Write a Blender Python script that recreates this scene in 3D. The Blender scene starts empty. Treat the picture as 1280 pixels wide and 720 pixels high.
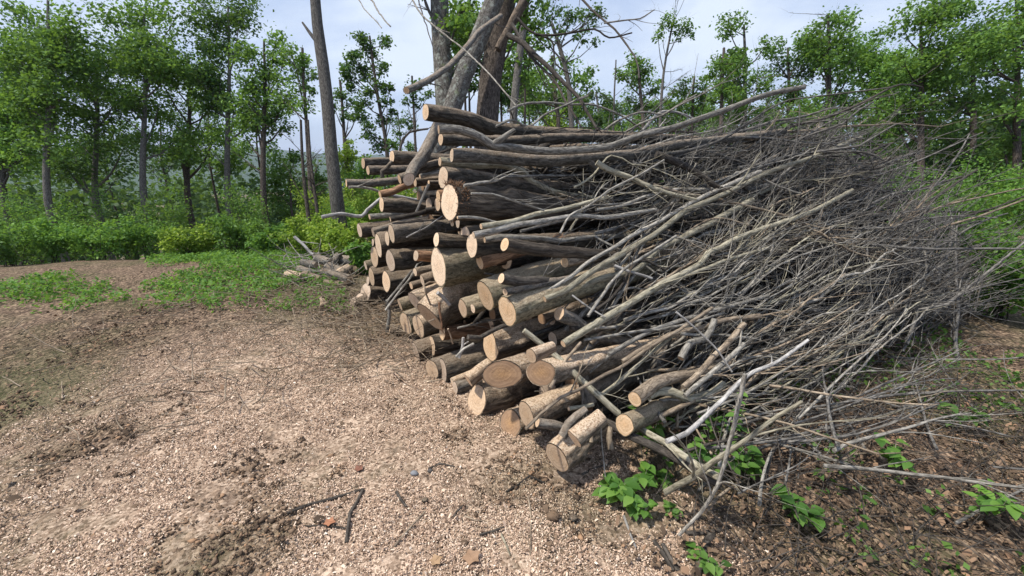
import bpy, math, random
import numpy as np
from math import radians as R, sin, cos, pi
random.seed(7); rng = np.random.default_rng(7)
sc = bpy.context.scene
COL = sc.collection

# ---------------------------------------------------------------- camera geometry
H = 1.7; F = 532.0; TH = R(16.7); CT, ST = cos(TH), sin(TH)
def ray(x, y):
    X = (x-640)/F; Y = (360-y)/F
    return np.array((X, CT+Y*ST, -ST+Y*CT))
CAM = np.array((0., 0., H))
A = np.array((0.252, 2.033, 0.)); W = np.array((-0.5634, 0.8262, 0.)); N = np.array((0.8262, 0.5634, 0.))
UP = np.array((0., 0., 1.))
def s_of(P): return float((P-A) @ N)
def w_of(P): return float((P-A) @ W)
def at(x, y, d): return CAM + ray(x, y)*d
def pix_plane(x, y, P0, n):
    d = ray(x, y); t = ((P0-CAM) @ n)/(d @ n)
    return CAM + d*t, t
gz = [0, .4, .8, 1.2, 1.6, 2.05, 2.6]; gw = [-.15, .1, .4, .85, 1.2, 1.5, 1.8]
def G(z, s):
    return float(np.interp(z, gz, gw)) - .25*min(max(s, 0), 3.2)
def surf(x, y, off=0.0):
    d = ray(x, y); t = .9
    while t < 9:
        P = CAM+d*t
        if P[2] < .03: return P, t
        if w_of(P) >= G(P[2], s_of(P))+off: return P, t
        t += .02
    return pix_plane(x, y, A+W*1.4, W)

# ---------------------------------------------------------------- value noise (for terrain & shapes)
_perm = rng.permutation(4096); _val = rng.random(4096)*2-1
def vnoise(x, y):
    x = np.asarray(x, float); y = np.asarray(y, float)
    xi = np.floor(x).astype(int); yi = np.floor(y).astype(int); fx = x-xi; fy = y-yi
    fx = fx*fx*(3-2*fx); fy = fy*fy*(3-2*fy)
    h = lambda a, b: _val[_perm[(a+_perm[b & 4095]) & 4095]]
    return (h(xi, yi)*(1-fx)+h(xi+1, yi)*fx)*(1-fy)+(h(xi, yi+1)*(1-fx)+h(xi+1, yi+1)*fx)*fy
def fbm(x, y, o=4):
    r = 0; a = 1
    for k in range(o):
        r = r+a*vnoise(np.asarray(x)*2**k+17*k, np.asarray(y)*2**k-31*k); a *= .5
    return r
def sstep(a, b, x):
    t = np.clip((np.asarray(x, float)-a)/(b-a), 0, 1); return t*t*(3-2*t)
def terrain(x, y):
    x = np.asarray(x, float); y = np.asarray(y, float)
    d = np.hypot(x, y)
    near = .035*fbm(x*.9, y*.9, 3)+.018*fbm(x*4, y*4, 3)*(d < 14)+.011*fbm(x*11, y*11, 2)*(d < 7)
    back = sstep(7.5, 30, y-.25*x)*-5.5 + sstep(30, 160, d)*-22
    berm = .16*sstep(-.3, .5, (x-A[0])*N[0]+(y-A[1])*N[1])*0
    return near+back+berm
def gnd(x, y): return float(terrain(x, y))

# ---------------------------------------------------------------- object helpers
def link(o): COL.objects.link(o); return o
def tag(o, label=None, cat=None, group=None, kind=None):
    if label: o['label'] = label
    if cat: o['category'] = cat
    if group: o['group'] = group
    if kind: o['kind'] = kind
    return o
def empty(name, loc):
    o = bpy.data.objects.new(name, None); o.location = [float(v) for v in loc]; o.empty_display_size = .1
    return link(o)
class MB:
    def __init__(s): s.v = []; s.f4 = []; s.f3 = []; s.b = []; s.n = 0
    def add(s, v, f4=None, f3=None, bc=None):
        v = np.asarray(v, float).reshape(-1, 3)
        s.v.append(v); s.b.append(v if bc is None else np.asarray(bc, float).reshape(-1, 3))
        if f4 is not None and len(f4): s.f4.append(np.asarray(f4, int).reshape(-1, 4)+s.n)
        if f3 is not None and len(f3): s.f3.append(np.asarray(f3, int).reshape(-1, 3)+s.n)
        s.n += len(v)
    def build(s, name, mat, parent=None, smooth=True):
        V = np.concatenate(s.v); B = np.concatenate(s.b)
        off = np.zeros(3)
        if parent is not None: off = np.array(parent.location)
        me = bpy.data.meshes.new(name)
        q = np.concatenate(s.f4) if s.f4 else np.zeros((0, 4), int)
        t = np.concatenate(s.f3) if s.f3 else np.zeros((0, 3), int)
        me.vertices.add(len(V)); me.vertices.foreach_set('co', (V-off).astype(np.float32).ravel())
        me.loops.add(len(q)*4+len(t)*3); me.loops.foreach_set('vertex_index', np.concatenate([q.ravel(), t.ravel()]).astype(np.int32))
        me.polygons.add(len(q)+len(t))
        st = np.concatenate([np.arange(len(q))*4, len(q)*4+np.arange(len(t))*3]).astype(np.int32)
        me.polygons.foreach_set('loop_start', st)
        if smooth: me.polygons.foreach_set('use_smooth', np.ones(len(q)+len(t), bool))
        at_ = me.attributes.new('bc', 'FLOAT_VECTOR', 'POINT'); at_.data.foreach_set('vector', B.astype(np.float32).ravel())
        me.update(calc_edges=True); me.validate()
        me.materials.append(mat)
        o = bpy.data.objects.new(name, me); link(o)
        if parent is not None: o.parent = parent
        return o
def unit(a): return a/np.linalg.norm(a)
def smooth_line(P, step):
    P = np.asarray(P, float)
    if len(P) < 2: return P
    Q = np.vstack([2*P[0]-P[1], P, 2*P[-1]-P[-2]]); out = []
    for i in range(1, len(Q)-2):
        a, b, c, d = Q[i-1], Q[i], Q[i+1], Q[i+2]
        lc = np.linalg.norm(c-b)+1e-9; n = max(1, int(lc/step))
        m0 = (c-a)*.5; m1 = (d-b)*.5
        m0 = m0*min(1, lc/(np.linalg.norm(m0)+1e-9)); m1 = m1*min(1, lc/(np.linalg.norm(m1)+1e-9))
        for t in np.arange(n)/n:
            out.append(b*(2*t**3-3*t*t+1)+m0*(t**3-2*t*t+t)+c*(3*t*t-2*t**3)+m1*(t**3-t*t))
    out.append(P[-1]); return np.array(out)
def frames(P):
    T = np.gradient(P, axis=0); T /= np.linalg.norm(T, axis=1)[:, None]+1e-9
    U = np.zeros_like(P); u = np.cross(T[0], UP)
    if np.linalg.norm(u) < .2: u = np.cross(T[0], [1, 0, 0])
    u = unit(u)
    for i in range(len(P)):
        u = u-T[i]*(u @ T[i]); u = unit(u); U[i] = u
    return T, U, np.cross(U, T)
def ringfaces(n, k):
    i = np.arange(n-1)[:, None]*k; j = np.arange(k)[None, :]; j2 = (j+1) % k
    return np.stack([i+j, i+j2, i+k+j2, i+k+j], -1).reshape(-1, 4)
def tube(mb, P, rad, k=8, rough=0., seed=None, cap0=True, cap1=True, lobes=None, skew=None, rim=None, bcoff=None):
    """rad: array per point. returns (P, T, U, V, R(theta))"""
    P = np.asarray(P, float); n = len(P); rad = np.broadcast_to(np.asarray(rad, float), (n,)).copy()
    T, U, V = frames(P)
    th = np.arange(k)/k*2*pi; c, s = np.cos(th), np.sin(th)
    L = np.concatenate([[0], np.cumsum(np.linalg.norm(np.diff(P, axis=0), axis=1))])
    shape = np.ones((n, k))
    if lobes is not None: shape = shape*lobes[None, :]
    if rough > 0:
        sd = (seed or 0)*7.3
        rr = rad.mean()
        nz = fbm(c[None, :]*1.3+sd+L[:, None]*.0, s[None, :]*1.3+L[:, None]*(1.6/ max(rr*6, .05))*.35+sd*1.7, 3)
        shape = shape*(1+rough*nz)
    if lobes is not None and rough > 0:
        rg = 1-np.abs(vnoise((th*5/pi*2)[None, :]+sd+.6*np.sin(L[:, None]*9+sd), L[:, None]*5+sd)); shape = shape*(1+.055*(rg-.6))
        shape = shape*(1+.02*rng.normal(size=(n, k)))
        for _ in range(rng.integers(1, 4)):
            a0 = rng.random()*2*pi; l0 = rng.random()*min(L[-1], 1.2)+.08; dd_ = (np.angle(np.exp(1j*(th-a0)))[None, :]*rr/.035)**2+((L[:, None]-l0)/.04)**2
            shape = shape+.28*np.exp(-dd_)
        shape[0] = shape[0]*0+lobes*(1+.015*rng.normal(size=k))
    off = np.zeros((n, k))
    if skew is not None:
        fade = np.clip(1-L/(rad[0]*3), 0, 1)[:, None]
        off = (skew[0]*c[None, :]+skew[1]*s[None, :])*rad[0]*fade
    X = P[:, None, :]+(U[:, None, :]*c[None, :, None]+V[:, None, :]*s[None, :, None])*(rad[:, None]*shape)[..., None]+T[0][None, None, :]*off[..., None]
    bo = np.array(bcoff if bcoff is not None else (random.random()*50, random.random()*50, random.random()*50))
    BC = np.stack([np.broadcast_to(c*rad.max(), (n, k)), np.broadcast_to(s*rad.max(), (n, k)), np.broadcast_to(L[:, None], (n, k))], -1)+bo
    mb.add(X, ringfaces(n, k), bc=BC)
    if rim is not None:
        inner = P[0]+(X[0]-P[0])*rim+T[0]*.002
        base = np.vstack([X[0], inner]); j = np.arange(k)
        mb.add(base, np.stack([j, k+j, k+(j+1) % k, (j+1) % k], -1), bc=np.vstack([BC[0], BC[0]+[0, 0, .01]]))
    elif cap0:
        mb.add(np.vstack([X[0], P[0]]), f3=[[(j+1) % k, j, k] for j in range(k)], bc=np.vstack([BC[0], BC[0][:1]]))
    if cap1:
        mb.add(np.vstack([X[-1], P[-1]+T[-1]*rad[-1]*.5]), f3=[[j, (j+1) % k, k] for j in range(k)], bc=np.vstack([BC[-1], BC[-1][:1]]))
    return X, T, U, V
def walk(p, d, L, n, bend=.25, lift=0.):
    """wandering 3-D line"""
    P = [np.array(p, float)]; d = unit(np.array(d, float)); st = L/n
    b = rng.normal(size=3)*bend*.5
    for i in range(n):
        b = b*.6+rng.normal(size=3)*bend*.45
        d = unit(d+b*.35+UP*lift/n); P.append(P[-1]+d*st)
    return np.array(P)
def shoots(mb, P, rad, n, lmin, lmax, k=5, depth=1, spread=.6):
    P = np.asarray(P); T = np.gradient(P, axis=0)
    for _ in range(n):
        i = int(len(P)*(.15+.83*random.random())); i = min(i, len(P)-1)
        t = unit(T[i]); q = rng.normal(size=3); q = unit(q-t*(q @ t))
        L = random.uniform(lmin, lmax); r = min(rad[i]*.55, random.uniform(.0025, .007)*(1+L))
        m = walk(P[i], t+q*random.uniform(.3, 1)*spread*1.3, L, 7, .35)
        rr = np.linspace(r, r*.3, len(m)); tube(mb, m, rr, k, cap0=False)
        if depth > 0: shoots(mb, m, rr, random.randint(1, 3), L*.25, L*.6, 4, depth-1, spread)

# ---------------------------------------------------------------- materials
def newmat(name):
    m = bpy.data.materials.new(name); m.use_nodes = True; nt = m.node_tree; nt.nodes.clear()
    out = nt.nodes.new('ShaderNodeOutputMaterial')
    return m, nt, out
class NT:
    def __init__(s, nt): s.nt = nt
    def n(s, t, **kw):
        x = s.nt.nodes.new('ShaderNode'+t)
        for k, v in kw.items(): setattr(x, k, v)
        return x
    def l(s, a, b): s.nt.links.new(a, b)
    def noise(s, vec, scale, detail=5, rough=.6, dist=0.):
        x = s.n('TexNoise'); x.inputs['Scale'].default_value = scale; x.inputs['Detail'].default_value = detail
        x.inputs['Roughness'].default_value = rough; x.inputs['Distortion'].default_value = dist
        if vec is not None: s.l(vec, x.inputs['Vector'])
        return x.outputs['Fac']
    def vor(s, vec, scale, feat='F1', out='Distance'):
        x = s.n('TexVoronoi', feature=feat); x.inputs['Scale'].default_value = scale
        if vec is not None: s.l(vec, x.inputs['Vector'])
        return x.outputs[out]
    def ramp(s, fac, stops):
        x = s.n('ValToRGB'); e = x.color_ramp.elements
        e[0].position, e[0].color = stops[0][0], (*col(stops[0][1]), 1)
        e[1].position, e[1].color = stops[-1][0], (*col(stops[-1][1]), 1)
        for p, c in stops[1:-1]:
            q = e.new(p); q.color = (*col(c), 1)
        s.l(fac, x.inputs['Fac']); return x.outputs['Color']
    def mix(s, fac, a, b, mode='MIX'):
        x = s.n('Mix', data_type='RGBA', blend_type=mode)
        for i, v in ((0, fac), (6, a), (7, b)):
            if hasattr(v, 'type') and hasattr(v, 'node'): s.l(v, x.inputs[i])
            elif i == 0: x.inputs[0].default_value = v
            else: x.inputs[i].default_value = (*col(v), 1)
        return x.outputs[2]
    def math(s, op, a, b=None, clamp=False):
        x = s.n('Math', operation=op, use_clamp=clamp)
        for i, v in enumerate((a, b)):
            if v is None: continue
            if hasattr(v, 'node'): s.l(v, x.inputs[i])
            else: x.inputs[i].default_value = v
        return x.outputs[0]
    def scale(s, vec, v):
        x = s.n('VectorMath', operation='MULTIPLY'); s.l(vec, x.inputs[0]); x.inputs[1].default_value = v
        return x.outputs[0]
    def bump(s, h, strength, dist):
        x = s.n('Bump'); x.inputs['Strength'].default_value = strength; x.inputs['Distance'].default_value = dist
        s.l(h, x.inputs['Height']); return x.outputs['Normal']
    def attr(s, name='bc'):
        return s.n('Attribute', attribute_name=name).outputs['Vector']
def col(c): return (c, c, c) if isinstance(c, (int, float)) else tuple(c)

def bark_mat(name, dark, light, furrow=46, fstr=.9, dust=0., lichen=0., mottling=12, zs=.24):
    m, nt, out = newmat(name); q = NT(nt); bc = q.attr()
    info = q.n('ObjectInfo').outputs['Random']
    vs = q.scale(bc, (1, 1, zs))
    n1 = q.noise(vs, furrow, 6, .7, .8)
    n2 = q.noise(bc, mottling, 6, .6)
    n3 = q.noise(bc, 130, 3, .6)
    c = q.ramp(n1, [(.38, tuple(.3*v for v in col(dark))), (.46, dark), (.60, light), (.72, tuple(1.25*v for v in col(light)))])
    c2 = q.mix(q.math('MULTIPLY', n2, .55), c, q.mix(n3, dark, light))
    v = q.math('ADD', q.math('MULTIPLY', info, .5), .75)
    vv = q.n('CombineColor'); [q.l(v, vv.inputs[i]) for i in range(3)]
    c2 = q.mix(1.0, c2, vv.outputs[0], 'MULTIPLY')
    if lichen:
        lm = q.ramp(q.noise(bc, 14, 5, .7), [(.52, 0), (.62, lichen)])
        c2 = q.mix(lm, c2, (.42, .45, .40))
        lm2 = q.ramp(q.noise(bc, 5, 4, .7), [(.6, 0), (.7, .5)])
        c2 = q.mix(lm2, c2, (.20, .25, .09))
    h = q.math('ADD', n1, q.math('MULTIPLY', n3, .3))
    if dust:
        g = q.n('NewGeometry'); sp = q.n('SeparateXYZ'); q.l(g.outputs['Normal'], sp.inputs[0])
        pos = g.outputs['Position']
        nn = q.noise(pos, 9, 5, .7)
        a = q.math('ADD', sp.outputs['Z'], q.math('MULTIPLY', q.math('SUBTRACT', nn, .5), 2.2))
        mk = q.ramp(a, [(.25, 0), (.75, dust)])
        dn = q.vor(pos, 140, 'F1', 'Color'); sx = q.n('SeparateColor'); q.l(dn, sx.inputs[0])
        dc = q.ramp(sx.outputs[0], [(.0, (.30, .20, .13)), (.3, (.52, .38, .26)), (1., (.72, .58, .43))])
        c2 = q.mix(mk, c2, dc)
        h = q.math('ADD', h, q.math('MULTIPLY', sx.outputs[1], .4))
    b = q.n('BsdfPrincipled'); b.inputs['Roughness'].default_value = .9; b.inputs['Specular IOR Level'].default_value = .2
    q.l(c2, b.inputs['Base Color']); q.l(q.bump(h, fstr, .02 if furrow > 39 and not name.startswith('bark_') else .03), b.inputs['Normal']); q.l(b.outputs[0], out.inputs[0])
    return m
def cut_mat(name, pale, ring, centre, dark=(.16, .09, .05)):
    m, nt, out = newmat(name); q = NT(nt); bc = q.attr()
    sp = q.n('SeparateXYZ'); q.l(bc, sp.inputs[0])       # x,y metres; z = r/R
    dx = q.n('VectorMath', operation='LENGTH'); sxy = q.scale(bc, (1, 1, 0)); q.l(sxy, dx.inputs[0])
    wob = q.noise(sxy, 9, 3, .5)
    rr = q.math('ADD', dx.outputs['Value'], q.math('MULTIPLY', wob, .03))
    wave = q.math('SINE', q.math('MULTIPLY', rr, 520.))
    wave2 = q.math('SINE', q.math('MULTIPLY', rr, 300.))
    rings = q.math('ADD', q.math('MULTIPLY', wave, .12), q.math('MULTIPLY', wave2, .40))
    rings = q.math('ADD', rings, .5)
    c = q.mix(q.math('MULTIPLY', rings, .75, True), pale, ring)
    heart = q.ramp(q.math('ADD', sp.outputs['Z'], q.math('MULTIPLY', q.math('SUBTRACT', wob, .5), .8)), [(.0, 1), (.35, .55), (.75, 0)])
    c = q.mix(heart, c, centre)
    # sapwood rim
    c = q.mix(q.ramp(sp.outputs['Z'], [(.86, 0), (.97, .55)]), c, ring)
    # saw marks: streaks across the face
    rot = q.n('VectorRotate'); rot.rotation_type = 'Z_AXIS'; q.l(sxy, rot.inputs['Vector'])
    rr_ = q.math('MULTIPLY', q.n('ObjectInfo').outputs['Random'], 3.1); q.l(rr_, rot.inputs['Angle'])
    saw = q.noise(q.scale(rot.outputs[0], (4, 90, 1)), 2.2, 4, .6)
    c = q.mix(q.ramp(saw, [(.42, .5), (.6, 0)]), c, ring)
    st = q.noise(sxy, 22, 5, .7); c = q.mix(q.ramp(st, [(.55, 0), (.8, .55)]), c, dark)
    # cracks
    cr = q.vor(q.scale(bc, (1, 1, 0)), 12, 'DISTANCE_TO_EDGE'); 
    inn = q.ramp(sp.outputs['Z'], [(.3, .5), (.8, 0)])
    c = q.mix(q.math('MULTIPLY', q.ramp(cr, [(.0, 1), (.03, 0)]), inn), c, dark)
    ang = q.math('ARCTAN2', sp.outputs['Y'], sp.outputs['X'])
    cv = q.n('CombineXYZ'); q.l(q.math('MULTIPLY', ang, 3.2), cv.inputs[0]); q.l(q.math('MULTIPLY', sp.outputs['Z'], .5), cv.inputs[1]); q.l(q.math('MULTIPLY', q.n('ObjectInfo').outputs['Random'], 30.), cv.inputs[2])
    rk = q.noise(cv.outputs[0], 2.2, 2, .5); rk = q.math('ABSOLUTE', q.math('SUBTRACT', rk, .5))
    c = q.mix(q.math('MULTIPLY', q.ramp(rk, [(0, 1.), (.02, 0)]), q.ramp(sp.outputs['Z'], [(.45, 1), (.95, 0)])), c, dark)
    gr = q.noise(bc, 7, 4, .7); c = q.mix(q.ramp(gr, [(.5, 0), (.72, .45)]), c, tuple(.62*v for v in pale))
    v = q.math('ADD', q.math('MULTIPLY', q.n('ObjectInfo').outputs['Random'], .46), .76)
    vv = q.n('CombineColor'); [q.l(v, vv.inputs[i]) for i in range(3)]
    c = q.mix(1., c, vv.outputs[0], 'MULTIPLY')
    b = q.n('BsdfPrincipled'); b.inputs['Roughness'].default_value = .8; b.inputs['Specular IOR Level'].default_value = .25
    q.l(c, b.inputs['Base Color']); q.l(q.bump(q.math('ADD', saw, q.math('MULTIPLY', rings, .3)), .5, .004), b.inputs['Normal']); q.l(b.outputs[0], out.inputs[0])
    return m
def leaf_mat(name, c1, c2, c3, trans=.35):
    m, nt, out = newmat(name); q = NT(nt)
    g = q.n('NewGeometry'); rnd = g.outputs['Random Per Island']
    c = q.ramp(rnd, [(0, c1), (.5, c2), (1, c3)])
    nn = q.noise(g.outputs['Position'], .9, 3, .6)
    c = q.mix(q.ramp(nn, [(.35, .5), (.6, 0)]), c, tuple(v*.6 for v in c1))
    d = q.n('BsdfDiffuse'); t = q.n('BsdfTranslucent'); gl = q.n('BsdfGlossy'); gl.inputs['Roughness'].default_value = .6
    q.l(c, d.inputs[0]); q.l(q.mix(.5, c, (.25, .40, .04)), t.inputs[0]); gl.inputs[0].default_value = (.8, .85, .9, 1)
    a = q.n('MixShader'); a.inputs[0].default_value = trans; q.l(d.outputs[0], a.inputs[1]); q.l(t.outputs[0], a.inputs[2])
    b = q.n('MixShader'); b.inputs[0].default_value = .02; q.l(a.outputs[0], b.inputs[1]); q.l(gl.outputs[0], b.inputs[2])
    q.l(b.outputs[0], out.inputs[0]); return m
def island_mat(name, stops, rough=.85):
    m, nt, out = newmat(name); q = NT(nt)
    c = q.ramp(q.n('NewGeometry').outputs['Random Per Island'], stops)
    b = q.n('BsdfPrincipled'); b.inputs['Roughness'].default_value = rough; b.inputs['Specular IOR Level'].default_value = .2
    q.l(c, b.inputs['Base Color']); q.l(b.outputs[0], out.inputs[0]); return m

M = {}
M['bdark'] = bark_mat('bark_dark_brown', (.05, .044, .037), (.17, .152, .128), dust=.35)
M['bbrown'] = bark_mat('bark_brown', (.065, .05, .038), (.21, .17, .135), dust=.4)
M['bolive'] = bark_mat('bark_olive', (.11, .098, .066), (.27, .24, .165), furrow=63, fstr=.6, dust=.35, zs=0.42)
M['bgrey'] = bark_mat('bark_grey', (.085, .08, .072), (.24, .225, .20), furrow=55, fstr=.7, dust=.3, zs=0.34)
M['brough'] = bark_mat('bark_furrowed', (.07, .052, .04), (.22, .175, .135), furrow=36, fstr=1., dust=.85, zs=0.15)
M['bfur'] = bark_mat('bark_furrowed_clean', (.055, .043, .034), (.20, .165, .13), furrow=36, fstr=1., zs=0.15)
M['bdust'] = bark_mat('bark_dusty', (.10, .08, .06), (.26, .22, .17), furrow=50, fstr=.7, dust=1., zs=0.34)
M['bpeel'] = bark_mat('wood_peeled', (.20, .13, .085), (.46, .36, .26), furrow=42, fstr=.8, dust=.9, zs=0.20)
M['borange'] = bark_mat('inner_bark', (.16, .09, .055), (.45, .27, .16), furrow=42, fstr=.9, zs=0.17)
M['tlich'] = bark_mat('bark_lichened', (.085, .075, .065), (.27, .255, .23), furrow=55, fstr=1., lichen=.75, zs=0.50)
M['tdark'] = bark_mat('bark_old_trunk', (.035, .028, .023), (.20, .165, .14), furrow=55, fstr=1., zs=0.34)
M['tgrey'] = bark_mat('bark_dead_trunk', (.065, .06, .054), (.22, .205, .185), furrow=50, fstr=.8, zs=0.34)
M['rgrey'] = bark_mat('branch_grey', (.14, .128, .11), (.40, .375, .33), furrow=60, fstr=.5, zs=.3, mottling=14)
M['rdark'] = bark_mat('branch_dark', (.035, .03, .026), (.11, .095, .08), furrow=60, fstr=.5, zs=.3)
M['rolive'] = bark_mat('branch_olive', (.20, .18, .13), (.44, .405, .31), furrow=50, fstr=.5, zs=.25, mottling=12)
M['rtan'] = bark_mat('branch_tan', (.17, .13, .095), (.42, .34, .25), furrow=50, fstr=.5, zs=.3)
M['rpale'] = bark_mat('branch_weathered', (.22, .21, .20), (.46, .44, .415), furrow=40, fstr=.5, zs=.3)
M['rshade'] = bark_mat('twig_shaded', (.06, .056, .052), (.22, .208, .19), furrow=60, fstr=.5, zs=.3)  # darker copy of branch grey: shade inside the brush put into the colour
M['cpale'] = cut_mat('cut_wood_pale', (.76, .62, .47), (.60, .44, .30), (.68, .51, .36))
M['ctan'] = cut_mat('cut_wood_tan', (.70, .54, .38), (.52, .36, .23), (.60, .42, .27))
M['corange'] = cut_mat('cut_wood_orange', (.71, .54, .36), (.50, .33, .19), (.60, .40, .23))
M['cdark'] = cut_mat('cut_wood_dark', (.36, .235, .145), (.25, .16, .10), (.42, .25, .12))
M['cgrey'] = cut_mat('cut_wood_grey', (.60, .49, .38), (.44, .33, .245), (.50, .38, .28))
M['leaf_mid'] = leaf_mat('leaves_mid_green', (.055, .13, .024), (.12, .245, .045), (.21, .37, .075), .45)
M['leaf_dark'] = leaf_mat('leaves_dark_green', (.025, .065, .018), (.05, .125, .03), (.095, .20, .045))
M['leaf_yel'] = leaf_mat('leaves_yellow_green', (.14, .24, .03), (.28, .42, .045), (.46, .56, .08), .5)
M['leaf_fresh'] = leaf_mat('leaves_fresh_green', (.07, .18, .03), (.15, .32, .05), (.25, .44, .08), .5)
M['leaf_far'] = leaf_mat('leaves_far', (.035, .075, .03), (.06, .12, .045), (.10, .17, .06))

# ---------------------------------------------------------------- world, sun, camera
SUN_EL, SUN_AZ = R(62), R(255)      # azimuth clockwise from +Y
w = bpy.data.worlds.new('World'); sc.world = w; w.use_nodes = True; nt = w.node_tree; nt.nodes.clear(); q = NT(nt)
sky = q.n('TexSky', sky_type='NISHITA'); sky.sun_disc = False; sky.sun_elevation = SUN_EL; sky.sun_rotation = SUN_AZ
sky.air_density = 1.; sky.dust_density = 1.5; sky.ozone_density = 2.5
tc = q.n('TexCoord').outputs['Generated']
cn = q.noise(q.scale(tc, (1, 1, 2.6)), 1.7, 6, .55, .3)
cm = q.ramp(cn, [(.36, .5), (.66, .97)])
cc = q.ramp(cn, [(.35, (6.6, 7.2, 9.0)), (.7, (8.6, 9.1, 9.9))])
mx = q.n('Mix', data_type='RGBA'); q.l(cm, mx.inputs[0]); q.l(sky.outputs[0], mx.inputs[6]); 
cl = q.n('VectorMath', operation='SCALE')
cr = q.ramp(cn, [(.36, (.45, .60, .95)), (.64, (.76, .86, 1.02))]); q.l(cr, cl.inputs[0]); cl.inputs['Scale'].default_value = 9.6
q.l(cl.outputs[0], mx.inputs[7])
bg = q.n('Background'); bg.inputs[1].default_value = .085; q.l(mx.outputs[2], bg.inputs[0])
wo = q.n('OutputWorld'); q.l(bg.outputs[0], wo.inputs[0])
sl = bpy.data.lights.new('sun', 'SUN'); sl.energy = 4.2; sl.angle = R(3); sl.color = (1., .935, .83)
so = link(bpy.data.objects.new('sun', sl))
from mathutils import Vector
sd = Vector((sin(SUN_AZ)*cos(SUN_EL), cos(SUN_AZ)*cos(SUN_EL), sin(SUN_EL)))
so.rotation_euler = sd.to_track_quat('Z', 'Y').to_euler(); so.location = (-5, -5, 12)
cd = bpy.data.cameras.new('camera'); cd.sensor_width = 36; cd.lens = F/1280*36; cd.clip_end = 5000; cd.clip_start = .05
co = link(bpy.data.objects.new('camera', cd)); co.location = CAM; co.rotation_euler = (R(90)-TH, 0, 0); sc.camera = co
vs = sc.view_settings; vs.view_transform = 'Standard'; vs.look = 'None'; vs.exposure = .42; vs.gamma = 1.; vs.use_curve_mapping = False
sc.cycles.max_bounces = 6; sc.cycles.diffuse_bounces = 3; sc.cycles.transparent_max_bounces = 4; sc.cycles.caustics_reflective = False; sc.cycles.caustics_refractive = False
sc.cycles.use_denoising = True

# ---------------------------------------------------------------- ground
def chipmask(x, y):
    s = (x-A[0])*N[0]+(y-A[1])*N[1]; ww = (x-A[0])*W[0]+(y-A[1])*W[1]
    nz = fbm(x*.8+3, y*.8, 4)
    m = sstep(-3.6, -1.6, s+nz*.5-.25*np.clip(ww-1.2, 0, 9))*(1-sstep(-.1, .9, s+nz*.3))
    m = m*(1-sstep(2.2, 4.0, ww+nz*.6))
    m = m*(1-sstep(.55, 1.25, x+.3*nz)*(y < 3))
    return np.clip(m*1.15, 0, 1)
def ax(lo, hi, c, fine, nn):
    t = np.linspace(-1, 1, nn); k = 5.2
    s = np.sinh(k*t)/np.sinh(k); return np.where(s < 0, -s*(lo-c)*1., s*(hi-c))*1.+c+fine*t
gx = np.sort(ax(-1500, 1500, 0, 6, 421)); gy = np.sort(ax(-400, 2200, 3, 7, 421))
XX, YY = np.meshgrid(gx, gy); ZZ = terrain(XX, YY)
dirtg = lambda x, y: fbm(x*1.5+9, y*1.5, 5)*.8+.35*fbm(x*6, y*6+4, 3)
cm_ = chipmask(XX, YY)*(.2+.8*sstep(-.65, -.2, dirtg(XX, YY)))
mb = MB(); n_ = 421
i = np.arange(n_-1)[:, None]*n_; j = np.arange(n_-1)[None, :]
mb.add(np.stack([XX, YY, ZZ], -1), np.stack([i+j, i+j+1, i+n_+j+1, i+n_+j], -1).reshape(-1, 4), bc=np.stack([cm_, np.zeros_like(cm_), np.zeros_like(cm_)], -1))
m, nt, out = newmat('ground_soil'); q = NT(nt); pos = q.n('NewGeometry').outputs['Position']
spz = q.n('SeparateXYZ'); q.l(q.attr(), spz.inputs[0]); mk = spz.outputs['X']
v1 = q.vor(pos, 75, 'F1', 'Color'); s1 = q.n('SeparateColor'); q.l(v1, s1.inputs[0])
v2 = q.vor(q.scale(pos, (1.6, .8, 1)), 45, 'F1', 'Color'); s2 = q.n('SeparateColor'); q.l(v2, s2.inputs[0])
chips = q.ramp(s1.outputs[0], [(0, (.09, .06, .043)), (.25, (.27, .19, .135)), (.6, (.44, .325, .24)), (1, (.60, .47, .36))])
dirt = q.ramp(s2.outputs[0], [(0, (.055, .038, .027)), (.5, (.13, .09, .065)), (.8, (.24, .17, .12)), (1, (.40, .29, .2))])
n1 = q.noise(pos, 2.3, 6, .7); n2 = q.noise(pos, 11, 5, .7)
pat = q.math('ADD', q.math('MULTIPLY', n1, .6), q.math('MULTIPLY', n2, .4))
f = q.math('MULTIPLY', mk, q.ramp(pat, [(.40, .2), (.52, 1)]))
soil = q.mix(q.ramp(q.noise(pos, .6, 4), [(.45, 0), (.65, .6)]), dirt, (.045, .07, .022))
c = q.mix(f, soil, chips)
bs = q.n('BsdfPrincipled'); bs.inputs['Roughness'].default_value = .95; bs.inputs['Specular IOR Level'].default_value = .1
q.l(c, bs.inputs['Base Color'])
hh = q.math('ADD', q.math('MULTIPLY', s1.outputs[1], .5), q.math('MULTIPLY', n2, 1.2))
q.l(q.bump(hh, 1., .02), bs.inputs['Normal']); q.l(bs.outputs[0], out.inputs[0])
tag(mb.build('ground', m), kind='structure')

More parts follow.
